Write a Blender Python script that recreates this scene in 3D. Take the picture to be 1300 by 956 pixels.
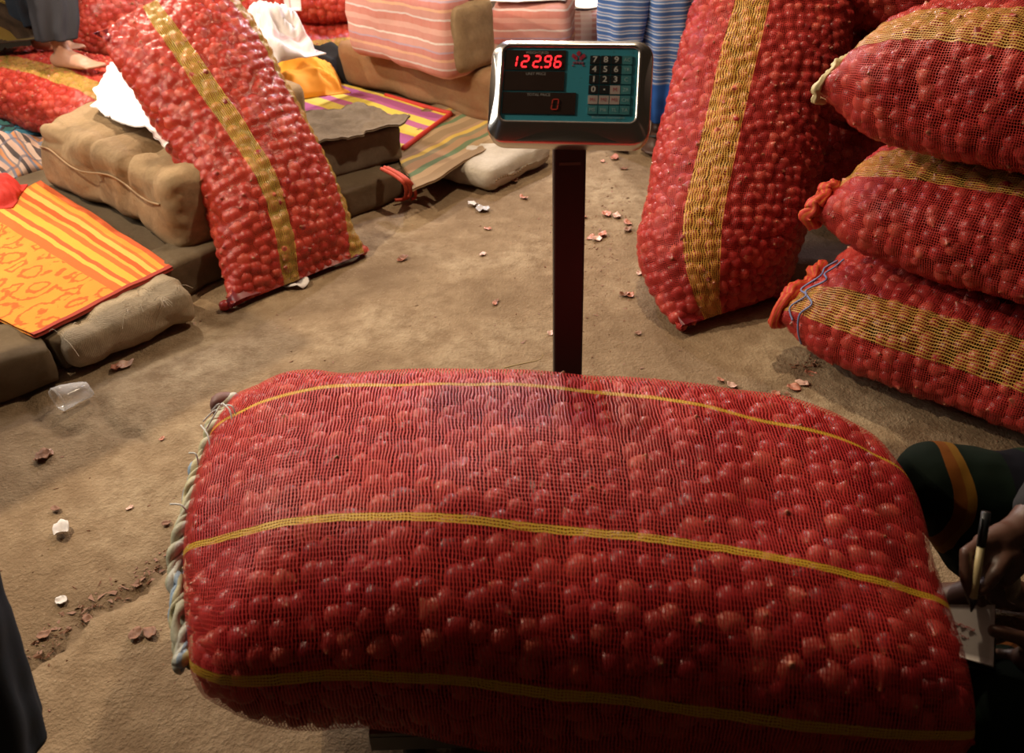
import bpy, bmesh, math, random
import numpy as np
from mathutils import Vector, Matrix

random.seed(7)
rng = np.random.default_rng(7)
for o in list(bpy.data.objects):
    bpy.data.objects.remove(o)
SC = bpy.context.scene
COL = SC.collection

# ------------------------------------------------------------------ camera
CAM_H, FPX, PITCH, ROLL = 1.38, 1100.0, math.radians(32), math.radians(-1.8)
PPX, PPY = 650.0, 433.5
fw = np.array([0, math.cos(PITCH), -math.sin(PITCH)])
rt0 = np.array([1.0, 0, 0]); up0 = np.array([0, math.sin(PITCH), math.cos(PITCH)])
rt = rt0 * math.cos(ROLL) + up0 * math.sin(ROLL)
up = -rt0 * math.sin(ROLL) + up0 * math.cos(ROLL)
CAM = np.array([0, 0, CAM_H])
cam_data = bpy.data.cameras.new('camera')
cam = bpy.data.objects.new('camera', cam_data); COL.objects.link(cam)
cam.matrix_world = Matrix(((rt[0], up[0], -fw[0], 0), (rt[1], up[1], -fw[1], 0), (rt[2], up[2], -fw[2], CAM_H), (0, 0, 0, 1)))
cam_data.sensor_width = 36.0
cam_data.sensor_fit = 'HORIZONTAL'
cam_data.lens = 36.0 * FPX / 1300.0
cam_data.shift_y = -(478.0 - PPY) / 1300.0
cam_data.clip_start = 0.02
cam_data.dof.use_dof = True
cam_data.dof.focus_distance = 2.1
cam_data.dof.aperture_fstop = 5.0
SC.camera = cam

# ------------------------------------------------------------------ light, world, exposure
world = bpy.data.worlds.new('world'); SC.world = world
world.use_nodes = True
bg = world.node_tree.nodes['Background']
bg.inputs[0].default_value = (0.55, 0.36, 0.22, 1)
bg.inputs[1].default_value = 0.016


def lamp(name, loc, power, color, size, target=None):
    d = bpy.data.lights.new(name, 'AREA' if target is not None else 'POINT')
    d.energy = power; d.color = color
    if target is not None:
        d.shape = 'DISK'; d.size = size
    else:
        d.shadow_soft_size = size
    o = bpy.data.objects.new(name, d); COL.objects.link(o); o.location = loc
    if target is not None:
        o.rotation_euler = (Vector(target) - Vector(loc)).to_track_quat('-Z', 'Y').to_euler()
    return o


WARM = (1.0, 0.80, 0.56)
lamp('hanging_lamp_centre', (0.42, 3.20, 2.60), 64, WARM, 0.05)
lamp('hanging_lamp_left', (-1.75, 3.9, 1.75), 50, (1.0, 0.84, 0.66), 0.05)
lamp('hanging_lamp_back', (0.1, 5.6, 1.85), 90, (1.0, 0.88, 0.74), 0.06)
lamp('cool_lamp_back', (-0.35, 5.0, 1.95), 34, (0.70, 0.70, 1.0), 0.05)
FRONT_LAMP = (-2.0, 2.1, 2.25)
lamp('hanging_lamp_front_left', FRONT_LAMP, 74, WARM, 0.008)
lamp('daylight_opening_left', (-3.1, 2.6, 1.95), 16, (1.0, 0.94, 0.86), 1.3, (0, 2.0, 0.6))

SC.view_settings.view_transform = 'Standard'
SC.view_settings.look = 'None'
SC.view_settings.exposure = 1.25
SC.view_settings.gamma = 1.0
SC.view_settings.use_curve_mapping = False
SC.cycles.transparent_max_bounces = 16


# ------------------------------------------------------------------ helpers: pixel rays to world points (placing things on planes)
def ray(x, y):
    return fw + rt * (x - PPX) / FPX + up * (PPY - y) / FPX
def pz(x, y, z):
    d = ray(x, y); return CAM + d * (z - CAM_H) / d[2]
def pd(x, y, D):
    return CAM + ray(x, y) * D
def proj(P):
    v = np.asarray(P) - CAM; D = v @ fw
    return PPX + FPX * (v @ rt) / D, PPY - FPX * (v @ up) / D, D


# ------------------------------------------------------------------ helpers: numpy noise
def _hash(i, j, k, s):
    n = (i * 374761393 + j * 668265263 + k * 2147483647 + s * 974634777) & 0xffffffff
    n = ((n ^ (n >> 13)) * 1274126177) & 0xffffffff
    return ((n ^ (n >> 16)) & 0xffff) / 65535.0
def vnoise(P, seed=0):
    P = np.asarray(P, float); I = np.floor(P).astype(np.int64); f = P - I; f = f * f * (3 - 2 * f)
    r = 0
    for a in (0, 1):
        for b in (0, 1):
            for c in (0, 1):
                w = (f[..., 0] if a else 1 - f[..., 0]) * (f[..., 1] if b else 1 - f[..., 1]) * (f[..., 2] if c else 1 - f[..., 2])
                r = r + w * _hash(I[..., 0] + a, I[..., 1] + b, I[..., 2] + c, seed)
    return r * 2 - 1
def fbm(P, seed=0, oct=4, gain=0.5):
    P = np.asarray(P, float); s = 0; a = 1.0
    for k in range(oct):
        s = s + a * vnoise(P * (2 ** k) + 13.7 * k, seed + k); a *= gain
    return s


# ------------------------------------------------------------------ helpers: objects
def wloc(o):
    p = np.zeros(3)
    while o is not None:
        p += np.array(o.location); o = o.parent
    return p
def tag(o, label=None, cat=None, group=None, kind=None):
    if label: o['label'] = label
    if cat: o['category'] = cat
    if group: o['group'] = group
    if kind: o['kind'] = kind
    return o
def thing(name, label, cat, loc=(0, 0, 0), group=None):
    o = bpy.data.objects.new(name, None); COL.objects.link(o)
    o.location = [float(t) for t in loc]; o.empty_display_size = 0.05
    return tag(o, label, cat, group)
def mesh_np(name, V, faces, uv=None, smooth=True, attr=None):
    """faces: int array (n,k), or list of lists"""
    me = bpy.data.meshes.new(name)
    V = np.asarray(V, dtype=np.float32)
    if isinstance(faces, np.ndarray):
        n, k = faces.shape
        me.vertices.add(len(V)); me.vertices.foreach_set('co', V.ravel())
        me.loops.add(n * k); me.loops.foreach_set('vertex_index', faces.ravel().astype(np.int32))
        me.polygons.add(n)
        me.polygons.foreach_set('loop_start', np.arange(0, n * k, k, dtype=np.int32))
        me.polygons.foreach_set('loop_total', np.full(n, k, dtype=np.int32))
        me.update(calc_edges=True)
    else:
        me.from_pydata([tuple(map(float, v)) for v in V], [], [tuple(map(int, f)) for f in faces])
    me.polygons.foreach_set('use_smooth', np.full(len(me.polygons), smooth))
    if uv is not None:
        L = me.uv_layers.new(name='UVMap')
        vi = np.empty(len(me.loops), dtype=np.int32); me.loops.foreach_get('vertex_index', vi)
        L.data.foreach_set('uv', np.asarray(uv, dtype=np.float32)[vi].ravel())
    if attr is not None:
        for an, av in attr.items():
            A = me.attributes.new(an, 'FLOAT', 'POINT'); A.data.foreach_set('value', np.asarray(av, dtype=np.float32))
    me.update()
    return me
def mk(name, V, faces, mat, parent=None, uv=None, smooth=True, attr=None, origin=None):
    """a mesh object from WORLD coordinates"""
    V = np.asarray(V, float)
    base = wloc(parent) if parent is not None else np.zeros(3)
    org = np.asarray(origin, float) if origin is not None else (base if parent is not None else np.array([V[:, 0].mean(), V[:, 1].mean(), V[:, 2].min()]))
    me = mesh_np(name, V - org, faces, uv, smooth, attr)
    if mat is not None:
        for m in (mat if isinstance(mat, (list, tuple)) else [mat]):
            me.materials.append(m)
    o = bpy.data.objects.new(name, me); COL.objects.link(o)
    if parent is not None: o.parent = parent
    o.location = [float(t) for t in (org - base)]
    return o
def grid_faces(nu, nv, wrap_v=False):
    i = np.arange(nu - 1)[:, None]; j = np.arange(nv if wrap_v else nv - 1)[None, :]
    j2 = (j + 1) % nv
    return np.stack([i * nv + j, (i + 1) * nv + j, (i + 1) * nv + j2, i * nv + j2], -1).reshape(-1, 4)
def rot_z(a):
    c, s = math.cos(a), math.sin(a); return np.array([[c, -s, 0], [s, c, 0], [0, 0, 1.0]])
def tube(P, r, n=8, closed_ends=True):
    P = np.asarray(P, float); m = len(P); r = np.broadcast_to(np.asarray(r, float), (m,))
    T = np.gradient(P, axis=0); T /= np.linalg.norm(T, axis=1)[:, None] + 1e-9
    a = np.array([0, 0, 1.0]) if abs(T[0][2]) < 0.9 else np.array([1.0, 0, 0])
    V = []
    N = np.cross(T[0], a); N /= np.linalg.norm(N)
    for k in range(m):
        N = N - T[k] * (N @ T[k]); N /= np.linalg.norm(N) + 1e-9
        B = np.cross(T[k], N)
        th = np.arange(n) * 2 * math.pi / n
        V.append(P[k] + r[k] * (np.cos(th)[:, None] * N + np.sin(th)[:, None] * B))
    V = np.concatenate(V)
    F = grid_faces(m, n, True).tolist()
    if closed_ends:
        F.append(list(range(n))); F.append(list(range((m - 1) * n, m * n))[::-1])
    return V, F
def spline(P, n):
    P = np.asarray(P, float); m = len(P); t = np.linspace(0, m - 1, n); out = []
    for x in t:
        i = min(int(x), m - 2); f = x - i
        p0, p1, p2, p3 = P[max(i - 1, 0)], P[i], P[i + 1], P[min(i + 2, m - 1)]
        out.append(0.5 * ((2 * p1) + (-p0 + p2) * f + (2 * p0 - 5 * p1 + 4 * p2 - p3) * f * f + (-p0 + 3 * p1 - 3 * p2 + p3) * f ** 3))
    return np.array(out)
def rbox(l, w, h, r, seg=10, noise=0.0, nscale=6.0, seed=0, sag=0.0, fold=0.0, creases=()):
    """rounded, slightly lumpy box centred on its base; returns V, F, uv"""
    bm = bmesh.new(); bmesh.ops.create_cube(bm, size=2.0)
    bmesh.ops.subdivide_edges(bm, edges=bm.edges[:], cuts=seg, use_grid_fill=True)
    V = np.array([v.co[:] for v in bm.verts]); F = [[v.index for v in f.verts] for f in bm.faces]; bm.free()
    half = np.array([l, w, h]) / 2
    P = V * half; inner = np.maximum(half - r, 1e-4)
    C = np.clip(P, -inner, inner); D = P - C; n = np.linalg.norm(D, axis=1)[:, None]
    Q = np.where(n > 1e-9, C + D / np.maximum(n, 1e-9) * np.minimum(r, np.maximum(n, 0)), P)
    # push rounded verts to the sphere of radius r where more than one axis leaves the core
    multi = (np.abs(D) > 1e-6).sum(1) > 1
    Q[multi] = C[multi] + D[multi] / n[multi] * r * np.clip(n[multi] / r, 0, 1)
    nn = Q / (np.linalg.norm(Q / half, axis=1)[:, None] * half)
    nn = nn / np.linalg.norm(nn, axis=1)[:, None]
    if noise: Q = Q + nn * (fbm(Q * nscale + seed * 3.1, seed) * noise)[:, None]
    if fold:
        k = np.abs(vnoise(np.stack([Q[:, 0] * 3.4 + Q[:, 2] * 1.2, Q[:, 1] * 1.6 - Q[:, 2] * 1.5, Q[:, 2] * 1.8], -1), seed + 5))
        Q = Q - nn * (fold * np.exp(-k * 7))[:, None]
    for x0, dep in creases:
        q = (Q[:, 0] - x0 - 0.05 * np.sin(Q[:, 1] * 9 + x0 * 30) - 0.25 * Q[:, 2]) / 0.022
        Q = Q - nn * (dep * np.exp(-q * q) * np.clip((Q[:, 2] / h + 0.25) * 2, 0, 1))[:, None]
    if sag: Q[:, 2] -= sag * (Q[:, 2] > 0) * np.cos(np.clip(Q[:, 0] / l, -.5, .5) * math.pi)
    uv = np.stack([Q[:, 0], Q[:, 2] + Q[:, 1]], -1)
    Q[:, 2] += h / 2
    return Q, F, uv
def box(cx, cy, cz, sx, sy, sz):
    x, y, z = sx / 2, sy / 2, sz / 2
    V = np.array([[a, b, c] for a in (-x, x) for b in (-y, y) for c in (-z, z)]) + [cx, cy, cz]
    return V, [[0, 1, 3, 2], [4, 6, 7, 5], [0, 4, 5, 1], [2, 3, 7, 6], [0, 2, 6, 4], [1, 5, 7, 3]]
def join(parts):
    V = []; F = []; n = 0
    for v, f in parts:
        V.append(np.asarray(v, float)); F += [[i + n for i in q] for q in (f.tolist() if isinstance(f, np.ndarray) else f)]; n += len(v)
    return np.concatenate(V), F
def sheet(corners, nu, nv, thick, amp=0.0, seed=0, scale=5.0, edge=0.0):
    """cloth laid over four corners (a,b,c,d); returns V,F,uv with a thickness"""
    a, b, c, d = [np.asarray(p, float) for p in corners]
    s = np.linspace(0, 1, nu)[:, None, None]; t = np.linspace(0, 1, nv)[None, :, None]
    P = (a * (1 - s) + b * s) * (1 - t) + (d * (1 - s) + c * s) * t
    lu, lv = np.linalg.norm(b - a), np.linalg.norm(d - a)
    P = P.copy()
    P[..., 2] += amp * (fbm(P * scale, seed, 3) * 0.6 + 0.6)
    if edge:
        w = fbm(P * 7, seed + 3, 3) * edge
        P[..., 0] += w; P[..., 1] += fbm(P * 7 + 9, seed + 4, 3) * edge
    UV = np.concatenate([np.broadcast_to(s * lu, (nu, nv, 1)), np.broadcast_to(t * lv, (nu, nv, 1))], -1).reshape(-1, 2)
    top = P.reshape(-1, 3); bot = top - [0, 0, thick]
    F = grid_faces(nu, nv); n = nu * nv
    F2 = F[:, ::-1] + n
    idx = np.arange(n).reshape(nu, nv)
    loop = np.concatenate([idx[:-1, 0], idx[-1, :-1], idx[1:, -1][::-1], idx[0, 1:][::-1]])
    nx = np.roll(loop, -1)
    side = np.stack([loop, nx, nx + n, loop + n], -1)
    return np.concatenate([top, bot]), np.concatenate([F, F2, side]), np.concatenate([UV, UV])


# ------------------------------------------------------------------ helpers: materials
class NB:
    def __init__(s, name):
        s.m = bpy.data.materials.new(name); s.m.use_nodes = True
        s.t = s.m.node_tree; s.b = s.t.nodes['Principled BSDF']; s.out = s.t.nodes['Material Output']
    def n(s, t, **kw):
        x = s.t.nodes.new(t)
        for k, v in kw.items():
            if k.startswith('i_'):
                key = k[2:]; key = int(key) if key.isdigit() else key.replace('_', ' ')
                if isinstance(v, bpy.types.NodeSocket): s.t.links.new(v, x.inputs[key])
                else: x.inputs[key].default_value = v
            else: setattr(x, k, v)
        return x
    def link(s, a, b): s.t.links.new(a, b)
    def math(s, op, a, b=0.0, c=0.0):
        x = s.t.nodes.new('ShaderNodeMath'); x.operation = op
        for i, v in enumerate((a, b, c)):
            if isinstance(v, bpy.types.NodeSocket): s.t.links.new(v, x.inputs[i])
            else: x.inputs[i].default_value = v
        return x.outputs[0]
    def ramp(s, fac, stops, interp='LINEAR'):
        x = s.t.nodes.new('ShaderNodeValToRGB'); s.t.links.new(fac, x.inputs[0]); r = x.color_ramp; r.interpolation = interp
        while len(r.elements) < len(stops): r.elements.new(0.5)
        for e, (p, c) in zip(r.elements, stops):
            e.position = p; e.color = (*c, 1) if len(c) == 3 else c
        return x.outputs[0]
    def mix(s, fac, a, b, mode='MIX'):
        x = s.t.nodes.new('ShaderNodeMix'); x.data_type = 'RGBA'; x.blend_type = mode
        for i, v in ((0, fac), (6, a), (7, b)):
            if isinstance(v, bpy.types.NodeSocket): s.t.links.new(v, x.inputs[i])
            elif i == 0: x.inputs[i].default_value = v
            else: x.inputs[i].default_value = (*v, 1) if len(v) == 3 else v
        return x.outputs[2]
    def noise(s, vec, scale, detail=4, rough=0.55, dist=0.0):
        x = s.n('ShaderNodeTexNoise'); s.t.links.new(vec, x.inputs['Vector'])
        x.inputs['Scale'].default_value = scale; x.inputs['Detail'].default_value = detail; x.inputs['Roughness'].default_value = rough
        x.inputs['Distortion'].default_value = dist
        return x.outputs[0]
    def coord(s, which='Object'):
        return s.n('ShaderNodeTexCoord').outputs[which]
    def bump(s, h, strength=0.5, dist=0.01):
        x = s.n('ShaderNodeBump'); s.t.links.new(h, x.inputs['Height']); x.inputs['Strength'].default_value = strength; x.inputs['Distance'].default_value = dist
        s.t.links.new(x.outputs[0], s.b.inputs['Normal']); return x.outputs[0]
    def set(s, color=None, rough=None, metal=None, spec=None, **kw):
        def put(k, v):
            if isinstance(v, bpy.types.NodeSocket): s.t.links.new(v, s.b.inputs[k])
            elif k in ('Base Color', 'Emission Color') and len(v) == 3: s.b.inputs[k].default_value = (*v, 1)
            else: s.b.inputs[k].default_value = v
        if color is not None: put('Base Color', color)
        if rough is not None: put('Roughness', rough)
        if metal is not None: put('Metallic', metal)
        if spec is not None: put('Specular IOR Level', spec)
        for k, v in kw.items(): put(k.replace('_', ' '), v)
        return s.m

def plain(name, c, rough=0.6, metal=0.0, var=0.15, scale=30, **kw):
    b = NB(name); n = b.noise(b.coord(), scale)
    col = b.mix(n, [t * (1 - var) for t in c], [min(1, t * (1 + var)) for t in c])
    b.bump(n, 0.15, 0.002)
    return b.set(col, rough, metal, **kw)
def jute(name, c1, c2, weave=260, stain=(0.10, 0.07, 0.045)):
    b = NB(name); co = b.coord()
    n1 = b.noise(co, 7, 6, 0.65); n2 = b.noise(co, 90, 3)
    col = b.mix(n1, c1, c2)
    st = b.ramp(b.noise(co, 3.2, 5, 0.7, 0.4), [(0.48, (0, 0, 0)), (0.68, (1, 1, 1))])
    col = b.mix(b.math('MULTIPLY', st, 0.55), col, stain)
    col = b.mix(b.math('MULTIPLY', n2, 0.35), col, [t * 0.45 for t in c1])
    w1 = b.n('ShaderNodeTexWave', i_Vector=co, i_Scale=weave / 2.0, i_Distortion=2.5, bands_direction='X').outputs[1]
    w2 = b.n('ShaderNodeTexWave', i_Vector=co, i_Scale=weave / 2.0, i_Distortion=2.5, bands_direction='Z').outputs[1]
    h = b.math('ADD', b.math('ADD', b.math('MULTIPLY', w1, 0.25), b.math('MULTIPLY', w2, 0.25)), b.math('ADD', n2, b.math('MULTIPLY', n1, 1.5)))
    b.bump(h, 0.6, 0.006)
    return b.set(col, 0.95, spec=0.1)
def striped(name, stops, period, axis=0, source='UV', rough=0.9, cross=None, wob=0.006, angle=0.0):
    """woven cloth: constant colour stripes repeated with `period` metres along one axis"""
    b = NB(name); co = b.coord(source)
    sep = b.n('ShaderNodeSeparateXYZ', i_0=co)
    x = sep.outputs[axis]
    n = b.noise(co, 9, 3)
    x = b.math('ADD', x, b.math('MULTIPLY', n, wob))
    f = b.math('FRACT', b.math('DIVIDE', x, period))
    col = b.ramp(f, stops, 'CONSTANT')
    if cross:
        y = sep.outputs[1 - axis if axis < 2 else 0]
        f2 = b.math('FRACT', b.math('DIVIDE', y, cross[0]))
        col = b.mix(b.ramp(f2, cross[1], 'CONSTANT'), col, cross[2])
    dirt = b.noise(co, 14, 5, 0.7)
    col = b.mix(b.math('MULTIPLY', dirt, 0.35), col, (0.22, 0.13, 0.07))
    b.bump(b.noise(co, 220, 2), 0.3, 0.003)
    return b.set(col, rough, spec=0.15)


# ------------------------------------------------------------------ materials of the onion sacks
def onion_mat(name, single, c_dark, c_mid, c_light):
    b = NB(name)
    if single: tint = b.n('ShaderNodeObjectInfo').outputs['Random']
    else: tint = b.n('ShaderNodeAttribute', attribute_name='tint').outputs['Fac']
    col = b.ramp(tint, [(0.0, c_dark), (0.45, c_mid), (0.85, c_light), (1.0, (min(1, c_light[0] * 1.15), c_light[1] * 1.5, c_light[2] * 1.3))])
    uv = b.n('ShaderNodeSeparateXYZ', i_0=b.coord('UV'))
    streak = b.math('SINE', b.math('MULTIPLY', uv.outputs[0], 6.2832 * 14))
    n = b.noise(b.coord(), 60, 3)
    col = b.mix(b.math('MULTIPLY', b.math('ADD', b.math('MULTIPLY', streak, 0.25), n), 0.35), col, [t * 0.55 for t in c_dark])
    tip = b.ramp(uv.outputs[1], [(0.70, (0, 0, 0)), (1.0, (1, 1, 1))])
    col = b.mix(b.math('MULTIPLY', tip, 0.7), col, (0.42, 0.22, 0.10))
    return b.set(col, 0.38, spec=0.45)

def net_mat(name, c, pitch_u, pitch_v, cov_u, cov_v, c2=None, rough=0.42, wob=0.0016, spec=0.32):
    """woven plastic net: threads along and across the sack, open between them"""
    b = NB(name)
    uvn = b.coord('UV')
    sep = b.n('ShaderNodeSeparateXYZ', i_0=uvn)
    w1 = b.math('MULTIPLY', b.math('SUBTRACT', b.noise(uvn, 26, 2), 0.5), wob * 6)
    w2 = b.math('MULTIPLY', b.math('SUBTRACT', b.noise(uvn, 31, 2), 0.5), wob * 6)
    def th(x, pitch, cov):
        f = b.math('ABSOLUTE', b.math('SUBTRACT', b.math('FRACT', b.math('DIVIDE', x, pitch)), 0.5))   # 0 in the thread middle
        m = b.n('ShaderNodeMapRange', i_Value=f, i_1=cov * 0.5, i_2=cov * 0.5 + 0.06, i_3=1.0, i_4=0.0).outputs[0]
        return m, f
    mu, fu = th(b.math('ADD', sep.outputs[0], w1), pitch_u, cov_u)
    mv, fv = th(b.math('ADD', sep.outputs[1], w2), pitch_v, cov_v)
    a = b.math('MAXIMUM', mu, mv)
    tint = b.noise(uvn, 8, 3)
    col = b.mix(tint, [t * 0.75 for t in c], c2 or c)
    b.bump(b.math('SUBTRACT', 1.0, b.math('MINIMUM', fu, fv)), 0.5, 0.002)
    m = b.set(col, rough, spec=spec)
    tr = b.n('ShaderNodeBsdfTransparent')
    mx = b.n('ShaderNodeMixShader', i_0=a)
    b.link(tr.outputs[0], mx.inputs[1]); b.link(b.b.outputs[0], mx.inputs[2]); b.link(mx.outputs[0], b.out.inputs[0])
    return m

ON_RED = ((0.17, 0.008, 0.014), (0.42, 0.030, 0.034), (0.58, 0.105, 0.075))
M_ON1 = onion_mat('onion_skin_single', True, *ON_RED)
M_ONS = onion_mat('onion_skin_many', False, *ON_RED)
NET_RED = (0.64, 0.016, 0.036)
M_NET_FINE = net_mat('net_red_fine', NET_RED, 0.0054, 0.0070, 0.30, 0.055, (0.75, 0.06, 0.04))
M_NET_WRAP = net_mat('net_red_wrapped', (0.66, 0.04, 0.03), 0.0050, 0.0054, 0.20, 0.14, (0.8, 0.10, 0.05), rough=0.26, spec=0.6)
M_NET_OPEN = net_mat('net_red_open', (0.60, 0.035, 0.035), 0.0056, 0.0062, 0.19, 0.14, (0.72, 0.07, 0.05))
M_YEL_BAND = net_mat('net_yellow_band', (0.62, 0.33, 0.05), 0.0060, 0.0078, 0.10, 0.30, (0.72, 0.42, 0.10))
M_YEL_WRAP = net_mat('net_yellow_wrapped', (0.52, 0.34, 0.06), 0.0050, 0.0060, 0.14, 0.34, (0.66, 0.44, 0.10), rough=0.25)
M_YEL_WAVY = net_mat('net_yellow_wavy', (0.64, 0.33, 0.05), 0.0064, 0.0076, 0.12, 0.36, (0.74, 0.40, 0.08), wob=0.0032)
M_YEL_LINE = net_mat('net_yellow_line', (0.66, 0.36, 0.02), 0.0050, 0.0046, 0.30, 0.55, (0.78, 0.46, 0.04))

# ------------------------------------------------------------------ an onion
def onion_geo(ns, prof):
    V = []; UV = []
    th = np.arange(ns) * 2 * math.pi / ns
    for k, (z, r) in enumerate(prof):
        V.append(np.stack([r * np.cos(th), r * np.sin(th), np.full(ns, z)], -1))
        UV.append(np.stack([np.arange(ns) / ns, np.full(ns, k / (len(prof) - 1))], -1))
    return np.concatenate(V), grid_faces(len(prof), ns, True), np.concatenate(UV)
PROF_HI = [(-1.0, 0.02), (-0.94, 0.30), (-0.68, 0.72), (-0.25, 0.97), (0.15, 1.0), (0.55, 0.80), (0.85, 0.48), (1.02, 0.22), (1.22, 0.10), (1.26, 0.01)]
PROF_LO = [(-0.98, 0.03), (-0.66, 0.74), (0.0, 1.0), (0.58, 0.78), (0.95, 0.30), (1.22, 0.05)]
OV, OF, OUV = onion_geo(12, PROF_HI)
SV, SF, SUV = onion_geo(8, PROF_LO)
ONION_MESH = mesh_np('onion', OV, OF, OUV); ONION_MESH.materials.append(M_ON1)

def rand_rot(n, rg):
    q = rg.normal(size=(n, 4)); q /= np.linalg.norm(q, axis=1)[:, None]
    w, x, y, z = q.T
    return np.stack([np.stack([1 - 2 * (y * y + z * z), 2 * (x * y - z * w), 2 * (x * z + y * w)], -1),
                     np.stack([2 * (x * y + z * w), 1 - 2 * (x * x + z * z), 2 * (y * z - x * w)], -1),
                     np.stack([2 * (x * z - y * w), 2 * (y * z + x * w), 1 - 2 * (x * x + y * y)], -1)], -2)

def interp_stations(st, u):
    U = np.array([s[0] for s in st]); D = np.array([[*s[1], *s[2], *s[3], s[4]] for s in st], float)
    T = np.gradient(D, U, axis=0)
    out = np.empty((len(u), D.shape[1]))
    for a, x in enumerate(u):
        i = int(np.clip(np.searchsorted(U, x) - 1, 0, len(U) - 2)); h = U[i + 1] - U[i]; t = (x - U[i]) / h
        out[a] = (2 * t**3 - 3 * t**2 + 1) * D[i] + (t**3 - 2 * t**2 + t) * h * T[i] + (-2 * t**3 + 3 * t**2) * D[i + 1] + (t**3 - t**2) * h * T[i + 1]
    out[:, 9] = np.interp(u, U, D[:, 9])
    return out

def sack_grid(st, nu, nv, us=None):
    """surface of the sack, v even along each girth; v=0 at +half width, .25 at +half thickness"""
    u = np.linspace(0, 1, nu) if us is None else us
    S = interp_stations(st, u)
    ph = np.linspace(0, 2 * math.pi, 361)
    G = np.empty((len(u), nv, 3)); PER = np.empty(len(u))
    for a in range(len(u)):
        c, hw, ht, n = S[a, :3], S[a, 3:6], S[a, 6:9], S[a, 9]
        cc = np.sign(np.cos(ph)) * np.abs(np.cos(ph)) ** (2 / n); ss = np.sign(np.sin(ph)) * np.abs(np.sin(ph)) ** (2 / n)
        R = c + cc[:, None] * hw + ss[:, None] * ht
        L = np.concatenate([[0], np.cumsum(np.linalg.norm(np.diff(R, axis=0), axis=1))]); PER[a] = L[-1]
        tv = np.arange(nv) / nv * L[-1]
        for k in range(3): G[a, :, k] = np.interp(tv, L, R[:, k])
    return G, PER, S

def grid_normals(G, C):
    du = np.gradient(G, axis=0); dv = (np.roll(G, -1, 1) - np.roll(G, 1, 1)) / 2
    N = np.cross(dv, du); N /= np.linalg.norm(N, axis=2)[..., None] + 1e-12
    s = np.sign(((G - C[:, None, :]) * N).sum(2).mean())
    return N * (s if s != 0 else 1)

def blur(E, k=1):
    for _ in range(k):
        E = (E + np.roll(E, 1, 1) + np.roll(E, -1, 1)) / 3
        P = np.pad(E, ((1, 1), (0, 0)), mode='edge'); E = (P[:-2] + P[1:-1] + P[2:]) / 3
    return E

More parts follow.
